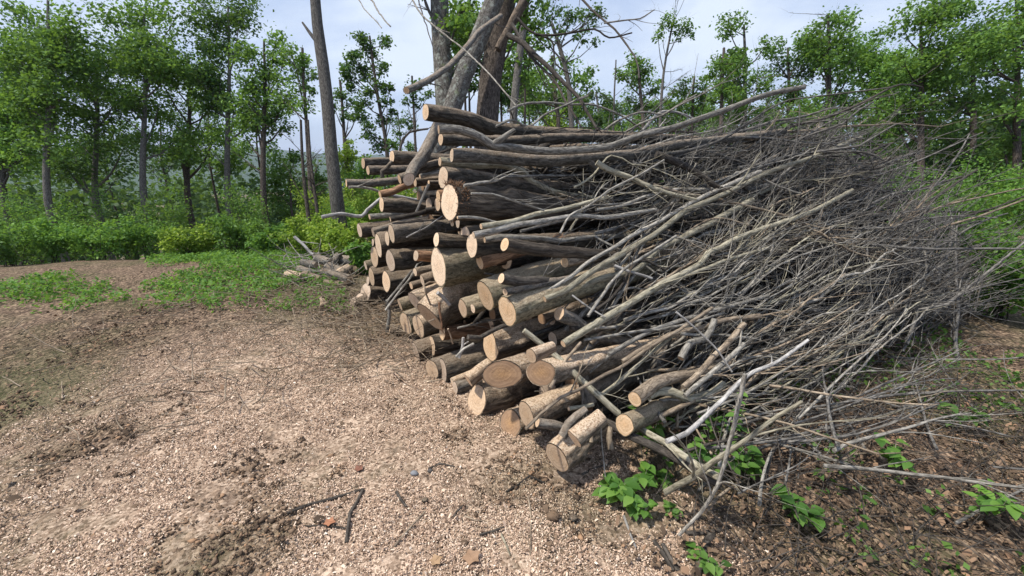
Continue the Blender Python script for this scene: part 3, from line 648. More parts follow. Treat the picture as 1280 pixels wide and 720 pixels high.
BR = [
 ([(681,374),(704,365),(735,343),(767,324),(780,316),(814,296),(837,280),(860,262),(905,243),(960,217),(1020,196),(1075,172)], 4.2,3.,'rolive','longest pale olive pole sweeping up from the olive logs to the right','ctan',dict(off=-.14)),
 ([(678,367),(713,347),(735,329),(769,311),(790,298),(820,283),(850,265),(905,236),(950,215)], 2.6,3.2,'rgrey','slimmer grey pole running just above the longest olive pole',None,dict(off=-.1)),
 ([(718,362),(745,350),(791,337),(810,322),(823,309),(850,297),(882,280),(940,250)], 4.5,4.,'rolive','crooked limb with reddish torn bark halfway, under the longest pole',None,dict(off=-.04)),
 ([(704,430),(725,417),(755,398),(791,377),(827,357),(878,331),(887,318),(905,311),(950,292),(1010,270),(1065,238)], 5,2.5,'rolive','straight olive pole crossing the centre of the brush, cut butt low at left','ctan',dict(off=-.16)),
 ([(828,357),(860,345),(905,328),(960,310)], 2.6,2.2,'rolive','side fork leaving the straight olive pole past its knot',None,dict(off=-.14)),
 ([(761,443),(791,426),(814,414),(850,402),(905,385),(960,370)], 3.2,2.4,'rgrey','smooth grey rod rising from the lower centre of the brush',None,dict(off=-.12)),
 ([(730,425),(760,420),(791,414),(830,411),(860,403),(905,391)], 1.8,1.6,'rgrey','thin nearly level rod above the smooth grey one',None,dict(off=-.12)),
 ([(778,452),(800,438),(836,421),(850,417),(878,412),(905,403),(950,395)], 3.,3.4,'rtan','tan branch that bends and forks above the grey elbow stub',None,dict(off=-.16)),
 ([(850,417),(872,419),(905,420),(940,422)], 2.2,1.6,'rgrey','level fork under the bending tan branch',None,dict(off=-.15)),
 ([(851,448),(857,437),(863,429),(872,427),(881,424),(887,414),(893,400)], 4.6,4,'rgrey','grey elbow shaped stub with a cut end at the right','ctan',dict(off=-.2,sh=0)),
 ([(657,536),(680,514),(700,497),(722,487),(744,473),(783,454),(816,432),(850,412),(890,385)], 2.2,2.2,'rtan','long thin stick slanting up from the sawdusted log end',None,dict(off=-.2,sh=2)),
 ([(747,497),(765,484),(800,456),(830,430),(860,408)], 2.6,2.4,'rolive','greenish rod parallel to the long thin stick on its right',None,dict(off=-.1,sh=1)),
 ([(736,465),(752,452),(775,434),(800,420)], 2.6,2.,'rgrey','short grey rod above the greenish one',None,dict(off=-.05,sh=1)),
 ([(655,413),(676,430),(698,448),(724,474),(751,497),(773,517)], 3.6,4.4,'rolive','grey green pole dropping down to the right across the others',None,dict(off=-.12,sh=1)),
 ([(688,485),(697,468),(710,448),(726,428)], 2.4,2,'rtan','thin pale stick standing over the dark slanted log end',None,dict(off=-.15,sh=0)),
 ([(724,518),(751,525),(778,538),(794,548),(838,568),(865,586),(900,606)], 5,5.5,'rdark','heavy dark limb running down right below the orange logs',None,dict(mode=[2.55,2.0],sh=3)),
 ([(790,530),(809,541),(838,559),(872,583),(898,597)], 4,4.4,'rolive','smoother limb alongside the heavy dark one, nearer the right edge',None,dict(mode=[2.45,1.95],sh=2)),
 ([(711,511),(726,509),(742,506)], 2.8,2.5,'rolive','short mossy stick behind the two foremost rounds','ctan',dict(off=-.1,sh=0)),
 ([(739,553),(740,541),(742,528)], 2.6,2.4,'rtan','short upright tan peg beside the smaller foremost round','ctan',dict(off=-.12,sh=0)),
 ([(764,562),(763,548),(763,534)], 4,3.6,'rtan','thicker upright peg hanging below the dark limb','ctan',dict(off=-.1,sh=0)),
 ([(809,494),(822,489),(838,490),(852,496),(862,500),(885,494),(905,480)], 6.5,4.5,'rolive','thick curved limb behind the orange ended limb at the right',None,dict(off=-.2,sh=2)),
 ([(800,532),(820,524),(838,516),(856,506),(868,500)], 4,3,'rtan','side branch growing out beside the lower orange log','ctan',dict(off=-.2,sh=1)),
 ([(856,495),(870,483),(883,472),(905,453),(930,430)], 3.2,3,'rgrey','slanting rod over the curved limb at the right edge',None,dict(off=-.3,sh=1)),
 ([(854,484),(868,472),(878,462),(905,433),(930,405)], 3.8,3.6,'rtan','tan rod climbing steeply to the right edge',None,dict(off=-.28,sh=2)),
 ([(833,552),(858,541),(870,531),(883,519),(905,498),(935,470),(975,452),(1010,425)], 3.4,2.,'rpale','weathered white branch with broken stubs at the right edge',None,dict(mode=[2.02,2.3],sh=3,shl=(.05,.12))),
 ([(816,477),(822,455),(829,436),(836,415)], 8,6,'bgrey','stout upright limb standing in shade behind the orange logs',None,dict(off=.1,sh=1)),
 ([(832,615),(848,606),(865,597),(885,583),(905,569),(940,545)], 4,2.2,'rolive','pale pole with a splintered tip above the leaf litter at lower right','cpale',dict(mode=[2.12,1.85],sh=2,ext=.25)),
 ([(849,669),(862,655),(876,640),(888,622),(896,607),(905,580),(912,550)], 2.,2.8,'rgrey','thin upright branch with a strip of torn pale wood, lower right corner',None,dict(mode=[1.95,1.8],sh=3,ext=.3)),
 ([(725,440),(727,460),(731,485),(738,505)], 7,8,'bgrey','shaded upright limb at the inner foot of the brush',None,dict(off=.12,sh=2)),
 ([(713,409),(735,415),(751,412),(790,404)], 5.,4,'rdark','dark limb glimpsed under the straight olive pole',None,dict(off=.08,sh=1)),
 ([(751,519),(752,545),(755,580),(757,600)], 1.,.8,'rgrey','hair thin vine hanging straight down by the upright pegs',None,dict(off=-.2,sh=0)),
 ([(780,400),(810,392),(840,385),(880,360),(905,345)], 2.2,1.8,'rgrey','thin grey rod just below the straight olive pole',None,dict(off=-.05,sh=2)),
 ([(735,395),(765,352),(785,333),(810,318),(845,295)], 2,1.6,'rgrey','thin branch arching from the torn bark limb down left',None,dict(off=-.2,sh=1)),
 ([(715,369),(735,384),(757,397)], 1.3,1.,'rpale','fine pale twig dropping across two olive poles',None,dict(off=-.2,sh=0)),
 ([(768,332),(790,340),(815,348)], 2.,1.8,'rpale','short pale rod lying crosswise between the olive poles',None,dict(off=-.14,sh=0)),
 ([(845,390),(870,412),(897,440),(915,465)], 1.4,1.2,'rpale','fine pale switch falling across the right edge',None,dict(off=-.35,sh=0)),
 ([(745,262),(775,258),(805,246),(840,236),(880,236),(905,240)], 2.2,2,'rgrey','grey wand in the upper brush under the crest limbs',None,dict(off=-.02,sh=3)),
 ([(700,292),(712,270),(735,258),(765,236),(800,218),(830,200)], 1.5,1.2,'rgrey','thin wand slanting up across the upper brush',None,dict(off=-.2,sh=2)),
 ([(746,203),(760,212),(790,222),(820,235),(850,245),(870,250)], 4.,2.6,'rolive','branch dropping right from the straight grey crest log',None,dict(off=-.1,sh=3)),
 ([(820,193),(840,200),(870,215),(905,240)], 5,3.5,'rdark','dark forked limb below the crest near the right edge',None,dict(off=-.1,sh=3)),
 ([(589,242),(615,243),(645,252),(680,263)], 1.6,1.2,'rgrey','thin twig across the bark of the largest upper log',None,dict(mode='w',s0=-.1,sh=3)),
 ([(580,232),(600,229),(622,225)], 2.4,2.,'rgrey','short grey stick above the largest upper log',None,dict(mode='w',s0=-.05,sh=2)),
 ([(572,272),(592,271),(616,276),(640,281)], 2.2,1.8,'rgrey','curved thin stick along the underside of the largest upper log','ctan',dict(mode='w',s0=-.1,sh=1)),
 ([(402,271.5),(413,269),(427,267),(440,269),(453,270),(460,262),(473,251),(486,244),(517,249),(546,254)], 2.4,2.,'rpale','pale bent dead branch reaching out left of the pile',None,dict(mode='w',s0=-.2,sh=3,shl=(.1,.25))),
 ([(436,234),(452,234),(470,238),(485,246)], 1.8,1.5,'rgrey','thin bowed twig under the slender jutting log',None,dict(mode='w',s0=-.15,sh=1)),
 ([(536,230),(530,243),(520,265)], 1.8,1.4,'rgrey','straight twig leaning down across the stout dark log',None,dict(mode='w',s0=-.25,sh=0)),
 ([(478,222),(477,214),(483,209),(490,202)], 2.6,2.4,'bdark','hooked dark stub between the upper left logs',None,dict(mode='w',s0=-.12,sh=0)),
 ([(508,297),(530,286),(553,270)], 1.1,.8,'rpale','fine pale twig fork resting on the broad log with the orange patch',None,dict(mode='w',s0=-.2,sh=2,shl=(.06,.12))),
 ([(484,377),(500,356),(515,338)], 1.6,1.2,'rgrey','slanting bare twig in front of the dark sided low left log',None,dict(mode='w',s0=-.25,sh=1)),
 ([(482,388),(498,366),(513,345),(522,330)], 1.6,1.2,'rgrey','second slanting bare twig just right of its neighbour',None,dict(mode='w',s0=-.22,sh=2)),
 ([(484,415),(486,395),(484,375)], 2.4,2.2,'rgrey','upright grey stick at the left foot of the pile',None,dict(mode='w',s0=-.2,sh=1)),
 ([(572,410),(590,406),(615,400),(630,398)], 1.4,1.,'rgrey','thin twig over the dark hollow under the tan log end',None,dict(mode='w',s0=-.1,sh=4,shl=(.05,.15))),
 ([(585,421),(600,422),(615,413),(628,407),(642,404)], 3.2,2.6,'rdark','curling grey limb over the deeply furrowed log',None,dict(mode='w',s0=-.2,sh=0)),
 ([(574,447),(578,433),(579,422)], 2.2,1.8,'rpale','small hooked dead twig draped over the long dark log',None,dict(mode='w',s0=-.15,sh=1,shl=(.06,.1))),
 ([(592,430),(580,436),(570,446)], 2.,1.6,'rgrey','short grey twig crossing the small hooked one',None,dict(mode='w',s0=-.15,sh=0)),
 ([(547,366),(553,372),(562,381)], 2.6,2.2,'rpale','pale broken knuckle of wood above the tall leaning oval end',None,dict(mode='w',s0=-.14,sh=0)),
 ([(549,378),(550,390),(553,402),(552,412)], 1.6,1.2,'borange','orange splinter strip hanging beside the tall leaning oval end',None,dict(mode='w',s0=-.16,sh=1,shl=(.04,.09))),
 ([(560,411),(563,420),(566,430)], 1.2,1.,'bpeel','pale splinter hanging by the orange splintered end',None,dict(mode='w',s0=-.16,sh=0)),
 ([(536,402),(545,398),(530,355),(548,353)], 1.2,1.,'rtan','looping root like twig among the leaning ovals',None,dict(mode='w',s0=-.12,sh=0)),
 # branches standing up into the sky
 ([(508,113),(525,106),(542,97),(562,82),(580,64),(597,42),(612,30),(626,20)], 4.4,3.,'bgrey','cut grey bough hanging in front of the big trunks','corange',dict(mode=[3.1,5.2],sh=4,shl=(.15,.4))),
 ([(545,-60),(505,-40),(519,5),(537,28),(550,38),(580,60),(600,80),(622,104),(645,132)], 1.2,.9,'rgrey','thin arching twig across the big trunks',None,dict(mode=[5.,2.9],sh=3)),
 ([(547,-60),(522,-30),(525,10),(533,35),(541,58)], 1.,.6,'rdark','short twig dangling left of the lichened trunk',None,dict(mode=[6.,3.2],sh=1)),
 ([(635,44),(652,53),(668,67),(696,94),(718,117),(733,140),(747,163)], 3.6,1.8,'rdark','thickest dark bough bowing down to the crest',None,dict(mode=[4.6,3.8],sh=4)),
 ([(640,30),(663,69),(693,100),(707,125),(732,168)], 2.2,1.1,'rdark','dark slim bough beside the thickest bowing one',None,dict(mode=[4.6,3.9],sh=4)),
 ([(640,-60),(690,-45),(732,4),(768,36),(790,64),(797,80),(799,98)], 1.9,.9,'rdark','whip like twig curving down over the right side of the pile',None,dict(mode=[5.8,3.6],sh=5)),
 ([(646,22),(668,42),(702,43),(740,36),(760,47),(790,41)], 1.6,.9,'rdark','level wavy twig high over the crest',None,dict(mode=4.2,sh=6)),
 ([(668,42),(690,52),(695,80),(712,92)], 1.3,.8,'rdark','dropping side twig below the level wavy one',None,dict(mode=4.2,sh=2)),
 ([(755,29),(785,25),(800,24),(818,12)], 1.,.7,'rgrey','fine twig pointing right against open sky',None,dict(mode=3.8,sh=3)),
 ([(635,139),(652,130),(679,126),(715,128),(740,129),(774,142),(802,161)], 1.7,1.1,'rgrey','bare shoot arching low over the crest',None,dict(mode=[3.4,4.4],sh=4)),
 ([(620,158),(640,150),(660,158),(682,143),(715,128),(735,120)], 1.6,1.1,'rgrey','light shoot rising from behind the top log',None,dict(mode=[3.3,4.],sh=2)),
 ([(752,165),(775,150),(802,140),(829,143),(850,130),(871,118)], 1.6,.9,'rgrey','forked shoot rising off the crest toward the right trees',None,dict(mode=[4.2,4.],sh=3)),
 ([(777,168),(800,155),(829,144),(850,131),(873,120),(900,105)], 1.3,.8,'rgrey','thin shoot close beside the forked one',None,dict(mode=[4.2,3.8],sh=3)),
 ([(795,172),(815,150),(828,140),(850,142),(870,150)], 2.2,1.2,'rpale','pale stub like shoot above the snaking limb',None,dict(mode=[4.4,4.6],sh=2)),
 ([(546,-110),(480,-110),(440,-30),(453,4),(466,20),(477,35)], 1.,.6,'rgrey','hanging twig tip in the open sky, left of two',None,dict(mode=[6.,3.],sh=2,shl=(.05,.1))),
 ([(546,-90),(500,-100),(455,-30),(471,4),(479,18),(488,33)], 1.4,.9,'rgrey','hanging twig tip in the open sky, right and thicker of two',None,dict(mode=[6.,3.],sh=1,shl=(.05,.12))),
 ([(499,193),(503,175),(511,166),(535,161)], 1.6,1.2,'rdark','dark twig hoop above the upper left logs',None,dict(mode=4.2,sh=4,shl=(.1,.25))),
]
for (pts, r0, r1, mt, lab, cut, kw) in BR:
    kw = dict(kw); make_branch(pts, r0, r1, mt, lab, cut=cut, group=GB if kw.get('mode', 'surf') in ('surf', 'w') else ('branches at the lower right foot of the brush' if pts[0][1] > 500 else 'bare boughs above the pile'), **kw)

# ---------------------------------------------------------------- many more branches of the brush: individuals
def brush_start():
    """a point on/inside the brush side of the pile and its direction"""
    s = random.uniform(.15, 5.2)
    if s < .9 and random.random() < .55: s = random.uniform(.9, 4.5)
    z = random.uniform(.05, 1.)*2.0
    top = 1.72+.18*max(0, min(s-2, 3))
    z = min(z, top); dep = random.random()**1.6*.9
    w_ = G(z, s)+.02+dep
    P = A+N*s+W*w_+UP*z
    pit = np.interp(z, [0, .6, 1.2, 1.7, 2.1], [.42, .38, .26, .06, -.02])+random.gauss(0, .16)
    d = N+W*random.gauss(-.02, .16)+UP*pit
    return P, unit(d)
def settle(Q):
    Q = Q.copy(); z = Q[:, 2]; lim = 1.70
    ss = (Q-A)@N; lim = lim+.22*np.clip(ss-1.8, 0, 3)+.08*np.sin(ss*3.1+Q[0, 0]*5)
    Q[:, 2] = np.where(z > lim, lim+(z-lim)*.3, z); Q[:, 2] = np.maximum(Q[:, 2], .03)
    for i in range(len(Q)):
        g = G(Q[i, 2], s_of(Q[i])*.8)-.03-w_of(Q[i])
        if g > 0 and ss[i] < 3.6: Q[i] += W*g*.8
    return Q
rest = MB()      # the smaller branches past three hundred, one mass
for k_ in range(125):
    P0, d = brush_start(); P0 = P0-d*random.uniform(.2, .9)
    if s_of(P0) < .3: P0 = P0+N*(.3-s_of(P0))
    P0[2] = max(P0[2], .05)
    L = random.uniform(1.2, 3.2); r0 = random.uniform(.007, .02)*(1 if random.random() < .8 else 1.4)
    Q = settle(walk(P0, d, L, 16, .26))
    own = k_ < 80; b = MB() if own else rest; rad = np.linspace(r0, r0*.35, len(Q)); tube(b, Q, rad, 7, .05, k_)
    shoots(b, Q, rad, random.randint(3, 6), .2, .7, 5, 1)
    if not own: continue
    o = b.build('branch', M[random.choice(['rshade', 'rgrey', 'rshade', 'rdark', 'rshade', 'rtan'])])
    tag(o, 'bare branch tangled among many alike in the brush side of the log pile', 'branch', 'tangled branches of the brush')
for k_ in range(4):
  mb = MB()
  for i_ in range(430):
    P0, d = brush_start(); d = unit(d+rng.normal(0, .2, 3)); L = random.uniform(.5, 1.5); r0 = random.uniform(.0025, .0075)
    P0 = P0+W*random.uniform(-.12, .2)
    Q = settle(walk(P0, d, L, 8, .4))
    tube(mb, Q, np.linspace(r0, r0*.35, len(Q)), 4, cap0=False)
    for _ in range(2):
        i2 = random.randint(2, 6); q2 = walk(Q[i2], unit(Q[i2+1]-Q[i2])+rng.normal(0, .45, 3), L*.4, 5, .4); tube(mb, q2, np.linspace(r0*.7, r0*.3, len(q2)), 4, cap0=False)
  if k_ == 0: allm = mb
  else:
    for v_, b_, f_ in zip(mb.v, mb.b, [None]*len(mb.v)): pass
    o = None
  if k_ == 0: M0 = [mb]
  else: M0.append(mb)
big = MB()
for m_ in M0:
    V = np.concatenate(m_.v); B = np.concatenate(m_.b); big.add(V, np.concatenate(m_.f4), np.concatenate(m_.f3), bc=B)
tag(big.build('brush_twigs', M['rshade']), 'dense tangle of fine grey twigs filling the brush side of the pile', 'twigs', kind='stuff')
# long rods sweeping over the side of the pile
for k_ in range(112):
    x = random.uniform(672, 1000); y = random.uniform(225, 560)
    lowx = np.interp(y, [225, 300, 420, 500, 560], [650, 700, 735, 790, 840])
    if x < lowx: x = lowx+random.random()*60
    sl = np.interp(y, [225, 280, 360, 560], [-.02, -.25, -.5, -.62])+random.gauss(0, .13)-.0004*(x-750)
    if y < 300 and random.random() < .35: sl = random.uniform(.05, .4)
    ln = random.uniform(110, 330); nn = 5; bow = random.gauss(0, 20); pp = []
    for i_ in range(nn+1):
        u_ = i_/nn; pp.append((x+ln*u_, y+sl*ln*u_+bow*sin(pi*u_)+random.gauss(0, 6)))
    pp = [p_ for p_ in pp if p_[1] > 168] 
    if len(pp) < 3: continue
    P, t = px_line(pp, 'surf', 0, 0, [random.uniform(-.04, .12), random.uniform(-.16, 0)])
    for i_ in range(1, len(P)):      # keep rods straight where the surface steps back
        v_ = P[i_]-P[i_-1]
        if np.linalg.norm(v_) > 1.6: P = P[:i_]; break
    if len(P) < 3: continue
    Q = smooth_line(P, .06); r0 = random.choice([.004, .005, .006, .008, .010, .013])*random.uniform(.8, 1.2); rad = np.linspace(r0, r0*.5, len(Q))
    Q = Q+np.cumsum(rng.normal(0, .005, (len(Q), 3)), 0)
    b = MB(); tube(b, Q, rad, 7, .06, k_); shoots(b, Q, rad, random.randint(5, 9), .15, .6, 5, 1, .75)
    tag(b.build('branch', M[random.choice(['rgrey', 'rgrey', 'rtan', 'rolive', 'rgrey', 'rdark'])]), 'long bare branch sweeping up to the right over the side of the pile', 'branch', 'long branches sweeping up to the right')
# dark inner thicket: the hidden bulk of the pile
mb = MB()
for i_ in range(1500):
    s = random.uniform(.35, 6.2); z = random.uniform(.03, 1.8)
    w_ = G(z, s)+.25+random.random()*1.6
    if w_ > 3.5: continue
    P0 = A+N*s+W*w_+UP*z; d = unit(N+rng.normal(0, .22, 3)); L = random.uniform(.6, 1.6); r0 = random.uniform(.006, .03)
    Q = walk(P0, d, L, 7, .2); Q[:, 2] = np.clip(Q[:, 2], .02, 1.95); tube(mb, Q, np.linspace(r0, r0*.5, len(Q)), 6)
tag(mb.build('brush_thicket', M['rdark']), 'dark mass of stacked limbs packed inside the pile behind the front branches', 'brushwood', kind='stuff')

# debris of twigs on the ground at the left foot of the pile
mb = MB()
for i_ in range(1000):
    w_ = random.uniform(1.6, 4.8); s = -abs(random.gauss(0, .55 if i_ < 520 else 1.5))+.1
    P0 = A+W*w_+N*s; P0[2] = gnd(P0[0], P0[1])+random.random()**2*.16
    a = random.random()*2*pi; Q = walk(P0, (cos(a), sin(a), random.uniform(-.1, .25)), random.uniform(.12, .55), 6, .45)
    Q[:, 2] = np.maximum(Q[:, 2], terrain(Q[:, 0], Q[:, 1])+.003); r0 = random.uniform(.0015, .006); tube(mb, Q, np.linspace(r0, r0*.4, 7), 5)
tag(mb.build('fallen_twigs', M['rtan']), 'loose brown twigs heaped along the far foot of the pile', 'twigs', kind='stuff')
mb = MB()
for i_ in range(620):
    x = random.uniform(-3.5, 4.2); y = random.uniform(1.1, 5.5)
    if x > .5 and random.random() < .2: continue
    s = (x-A[0])*N[0]+(y-A[1])*N[1]
    if s > .2 and (x < .5): continue
    a = random.random()*2*pi; P0 = np.array((x, y, gnd(x, y)+.004)); L = random.uniform(.04, .22)
    Q = walk(P0, (cos(a), sin(a), 0), L, 5, .3); Q[:, 2] = terrain(Q[:, 0], Q[:, 1])+.004; r0 = random.uniform(.001, .0035); tube(mb, Q, np.linspace(r0, r0*.5, 6), 5)
tag(mb.build('twig_scraps', M['rdark']), 'small dark twig scraps strewn over the chips', 'twigs', kind='stuff')

STICKS = [
 ([(360,648),(377,640),(411,627),(454,613)],2.2,1.8,'rdark','longer of two sticks meeting in a corner on the chips at lower left'),
 ([(454,613),(447,630),(439,646),(433,679)],2.2,2.4,'rdark','dark stick set crosswise to the longer one at lower left'),
 ([(379,662),(405,661),(432,663)],1.3,1.2,'rdark','thin level twig near the orange leaf'),
 ([(493,684),(512,664),(532,642)],1.6,1.2,'rtan','slanting brown twig in the middle foreground'),
 ([(536,589),(550,583),(568,586)],1.6,1.,'rdark','curved dark twig beside the pale stone'),
 ([(496,621),(502,629),(508,638)],2.,1.6,'rdark','short dark peg of wood in the chips'),
 ([(633,613),(648,605),(662,598),(681,607)],1.6,1.3,'rdark','kinked dark twig in front of the foremost round'),
 ([(660,625),(664,644),(664,665),(663,690)],1.1,.9,'rtan','thin upright looking twig centred in the near chips'),
 ([(581,646),(594,649),(606,651)],1.1,.9,'rtan','faint level twig in the near chips'),
 ([(599,667),(615,663),(630,658)],1.6,1.3,'rdark','short dark twig left of the thin centred one'),
 ([(626,665),(632,677),(638,690)],1.6,1.3,'rolive','greenish twig crossing the short dark one'),
 ([(567,648),(572,641),(579,635)],1.4,1.1,'rdark','tiny dark twig low in the middle'),
 ([(780,642),(786,657),(790,669),(795,682)],1.7,1.3,'rpale','stripped white sliver of wood on the chips below the green plants'),
 ([(818,673),(828,688),(842,709)],3.,3.4,'rdark','dark stick in the lower right corner, left of a pair'),
 ([(828,679),(837,692),(849,711)],2.8,3.2,'rdark','dark stick in the lower right corner, right of a pair'),
 ([(872,713),(878,690),(884,675),(891,662)],6.,5.,'rdark','stubby thick stick standing near the lower right edge'),
 ([(858,661),(880,660),(905,657)],3.2,2.6,'rdark','level dark stick behind the stubby thick one'),
 ([(727,596),(745,589),(765,584)],1.5,1.2,'rdark','dark twig between the foremost round and the green plants'),
 ([(531,478),(547,479),(560,472)],1.6,1.2,'rtan','bowed tan twig at the foot of the oval log end'),
]
for (pts, r0, r1, mt, lab) in STICKS:
    make_branch(pts, r0, r1, mt, lab, mode='gnd', sh=0, name='stick', cat='stick', k=7, jit=.003, group='sticks lying on the chips', off=.004)
def place(px, py): P, t = px_line([(px, py)], 'gnd'); return P[0], t[0]
# fallen leaves, cones, stone
def flat_leaf(px, py, rpx, mat, label, a=0.):
    P, t = place(px, py); r = rpx*t/F; b = MB(); n = 15; th = np.arange(n)/n*2*pi
    rr = r*(1+.28*np.cos(5*th))*(1+.15*np.cos(th)); z = .012+.2*r*np.abs(np.sin(th*1.5))
    v = np.stack([P[0]+rr*np.cos(th+a), P[1]+rr*np.sin(th+a), P[2]+z], -1); c = P+[0, 0, .012]
    v2 = v-[0, 0, .0015]
    b.add(np.vstack([v, c]), f3=[[j, (j+1) % n, n] for j in range(n)]); b.add(np.vstack([v2, c-[0, 0, .0015]]), f3=[[(j+1) % n, j, n] for j in range(n)])
    st = np.array([c, c+[r*1.6*cos(a+.3), r*1.6*sin(a+.3), .004]]); tube(b, st, [.0012, .001], 5)
    tag(b.build('fallen_leaf', mat, smooth=False), label, 'leaf', 'single fallen leaves on the chips')
def leafy(name, c): 
    m, nt, out = newmat(name); q = NT(nt); pos = q.n('NewGeometry').outputs['Position']
    cc = q.mix(q.noise(pos, 60, 4), c, tuple(v*.5 for v in c)); b = q.n('BsdfPrincipled'); b.inputs['Roughness'].default_value = .7; q.l(cc, b.inputs['Base Color']); q.l(b.outputs[0], out.inputs[0]); return m
flat_leaf(412, 658, 6, leafy('leaf_orange', (.42, .18, .09)), 'bright orange fallen leaf at lower left')
flat_leaf(448, 588, 5, leafy('leaf_red', (.24, .10, .06)), 'dull red brown fallen leaf left of the pale stone', 1.)
flat_leaf(590, 703, 10, leafy('leaf_brown', (.36, .22, .13)), 'large curled brown leaf at the bottom middle', 2.)
flat_leaf(544, 703, 7, leafy('leaf_buff', (.42, .27, .15)), 'folded buff leaf at the bottom, left of the large curled one', .6)
def lump(name, px, py, rpx, mat, label, cat, sc_=(1, .8, .7), bumps=0, pr=.12):
    P, t = place(px, py); r = rpx*t/F; b = MB(); nu, nv = 16, 10
    th = np.arange(nu)/nu*2*pi; ph = np.linspace(-pi/2+.1, pi/2-.1, nv)
    d = np.stack([np.cos(ph)[:, None]*np.cos(th), np.cos(ph)[:, None]*np.sin(th), np.sin(ph)[:, None]*np.ones(nu)], -1)
    k_ = 1+pr*fbm(d[..., 0]*2+px, d[..., 1]*2+d[..., 2]*3, 3)
    if bumps: k_ = k_*(1+.16*np.cos(8*th+np.arange(nv)[:, None]*pi))
    v = P+[0, 0, r*sc_[2]*.6]+d*k_[..., None]*r*np.array(sc_)
    b.add(v, ringfaces(nv, nu)); 
    b.add(np.vstack([v[-1], v[-1].mean(0)]), f3=[[j, (j+1) % nu, nu] for j in range(nu)])
    b.add(np.vstack([v[0], v[0].mean(0)]), f3=[[(j+1) % nu, j, nu] for j in range(nu)])
    tag(b.build(name, mat, smooth=not bumps), label, cat)
lump('pine_cone', 692, 650, 8, M['litter'], 'larger of two dark cones on the near chips', 'cone', bumps=1)
lump('pine_cone', 717, 648, 5.5, M['bdark'], 'smaller rounder cone right of the larger one', 'cone', bumps=1)
lump('pine_cone', 532, 629, 4, M['bdark'], 'tiny dark cone in the middle foreground', 'cone', bumps=1)
lump('stone', 518, 594, 5, leafy('stone_grey', (.24, .25, .27)), 'small blue grey stone on the chips', 'stone')
lump('stone', 538, 592, 3.5, leafy('stone_dark', (.09, .08, .075)), 'small dark stone by the curved dark twig', 'stone')

# ---------------------------------------------------------------- foliage
def leaves(mb, C, size, droop=.25):
    """C: (n,3) leaf centres; rhombic folded leaves"""
    n = len(C); a = rng.normal(size=(n, 3)); a[:, 2] *= .5; a /= np.linalg.norm(a, axis=1)[:, None]
    u = rng.normal(size=(n, 3)); u[:, 2] += .8; u -= a*(u*a).sum(1)[:, None]; u /= np.linalg.norm(u, axis=1)[:, None]+1e-6
    b = np.cross(u, a); l = size*rng.uniform(.6, 1.3, n)[:, None]; w_ = l*.34
    a = a-np.array([0, 0, droop])
    v = np.stack([C, C+a*l*.45+b*w_+u*w_*.25, C+a*l, C+a*l*.45-b*w_+u*w_*.25], 1)
    f = np.arange(n)[:, None]*4+[0, 1, 2, 3]; mb.add(v.reshape(-1, 3), f)
def clumpy(c, r, n, sub=9, tight=.42, flat=.8):
    """leaf centres in sub-clumps round centre c, radius vector r"""
    k_ = max(3, sub); cc = rng.normal(size=(k_, 3)); cc /= np.linalg.norm(cc, axis=1)[:, None]; cc *= rng.random((k_, 1))**.4*.85
    i = rng.integers(0, k_, n); p = cc[i]+rng.normal(0, tight*.55, (n, 3))*np.array((1, 1, flat))
    return c+p*r
def tree(name, trunk_px, dist, r_top, r_bot, blobs, leafm, barkm, label, cat='tree', group=None, lsize=.09, dens=1., bare=0, trunk_to_ground=True, depth=1., limbs=True, sub=10, k=10, tight=.42):
    """trunk_px top -> bottom pixels at forward distance dist; blobs (px, py, rpx)"""
    P = [at(x, y, dist) for x, y in trunk_px]
    P = P[::-1]
    if trunk_to_ground:
        b0 = P[0]; d0 = P[0]-P[1]; g = gnd(b0[0], b0[1])
        if b0[2] > g: P = [np.array((b0[0], b0[1], g-.15))]+P
        else: P[0] = np.array((b0[0], b0[1], g-.1))
    e = empty(name, P[0]); tag(e, label, cat, group)
    Q = smooth_line(P, .35); n = len(Q); Q[1:-1, :2] += np.cumsum(rng.normal(0, .004, (n-2, 2)), 0)*.4
    px2m = dist/F; rad = np.linspace(r_bot, r_top, n)*px2m
    tb = MB(); tube(tb, Q, rad, k, .06, random.random()*30)
    sp = dist/14.
    for _ in range(bare):
        i = random.randint(n//3, n-1); a = random.random()*2*pi
        q2 = walk(Q[i], (cos(a), sin(a), random.uniform(.2, 1.2)), random.uniform(.5, 1.8)*sp, 8, .3); r2 = max(rad[i]*.3, .006)
        rr = np.linspace(r2, .004, len(q2)); tube(tb, q2, rr, 5); shoots(tb, q2, rr, 5, .2*sp, .7*sp, 4, 1)
    lb = MB(); cnt = 0
    for (bx, by, br) in blobs:
        dd = dist+random.uniform(-1, 1)*br*px2m*.8*depth; c = at(bx, by, dd); r = br*px2m*np.array((1.05, 1.05*depth, .95))
        if limbs:
            zt = [i for i in range(n) if Q[i][2] < c[2]-r[2]*.3]; i = zt[-1] if zt else n//2
            i = max(min(i, n-1)-random.randint(0, max(1, n//8)), 0)
            mid = (Q[i]+c)/2+np.array((0, 0, -.1*np.linalg.norm(c-Q[i]))); L_ = smooth_line([Q[i], mid, c], .3)
            r2 = max(min(rad[i]*.5, br*px2m*.12), .008); rr = np.linspace(r2, r2*.35, len(L_)); tube(tb, L_, rr, 6); shoots(tb, L_[len(L_)//2:], rr[len(L_)//2:], 5, r[0]*.5, r[0]*1.1, 4, 1, .9)
        m_ = int(dens*4.6*(br*px2m/lsize)**2*3.6)+30
        leaves(lb, clumpy(c, r, m_, sub, tight), lsize); cnt += m_
    tb.build('trunk', M[barkm], e)
    if blobs: lb.build('crown', M[leafm], e, smooth=False)
    return e
TG = 'trees standing behind the pile'
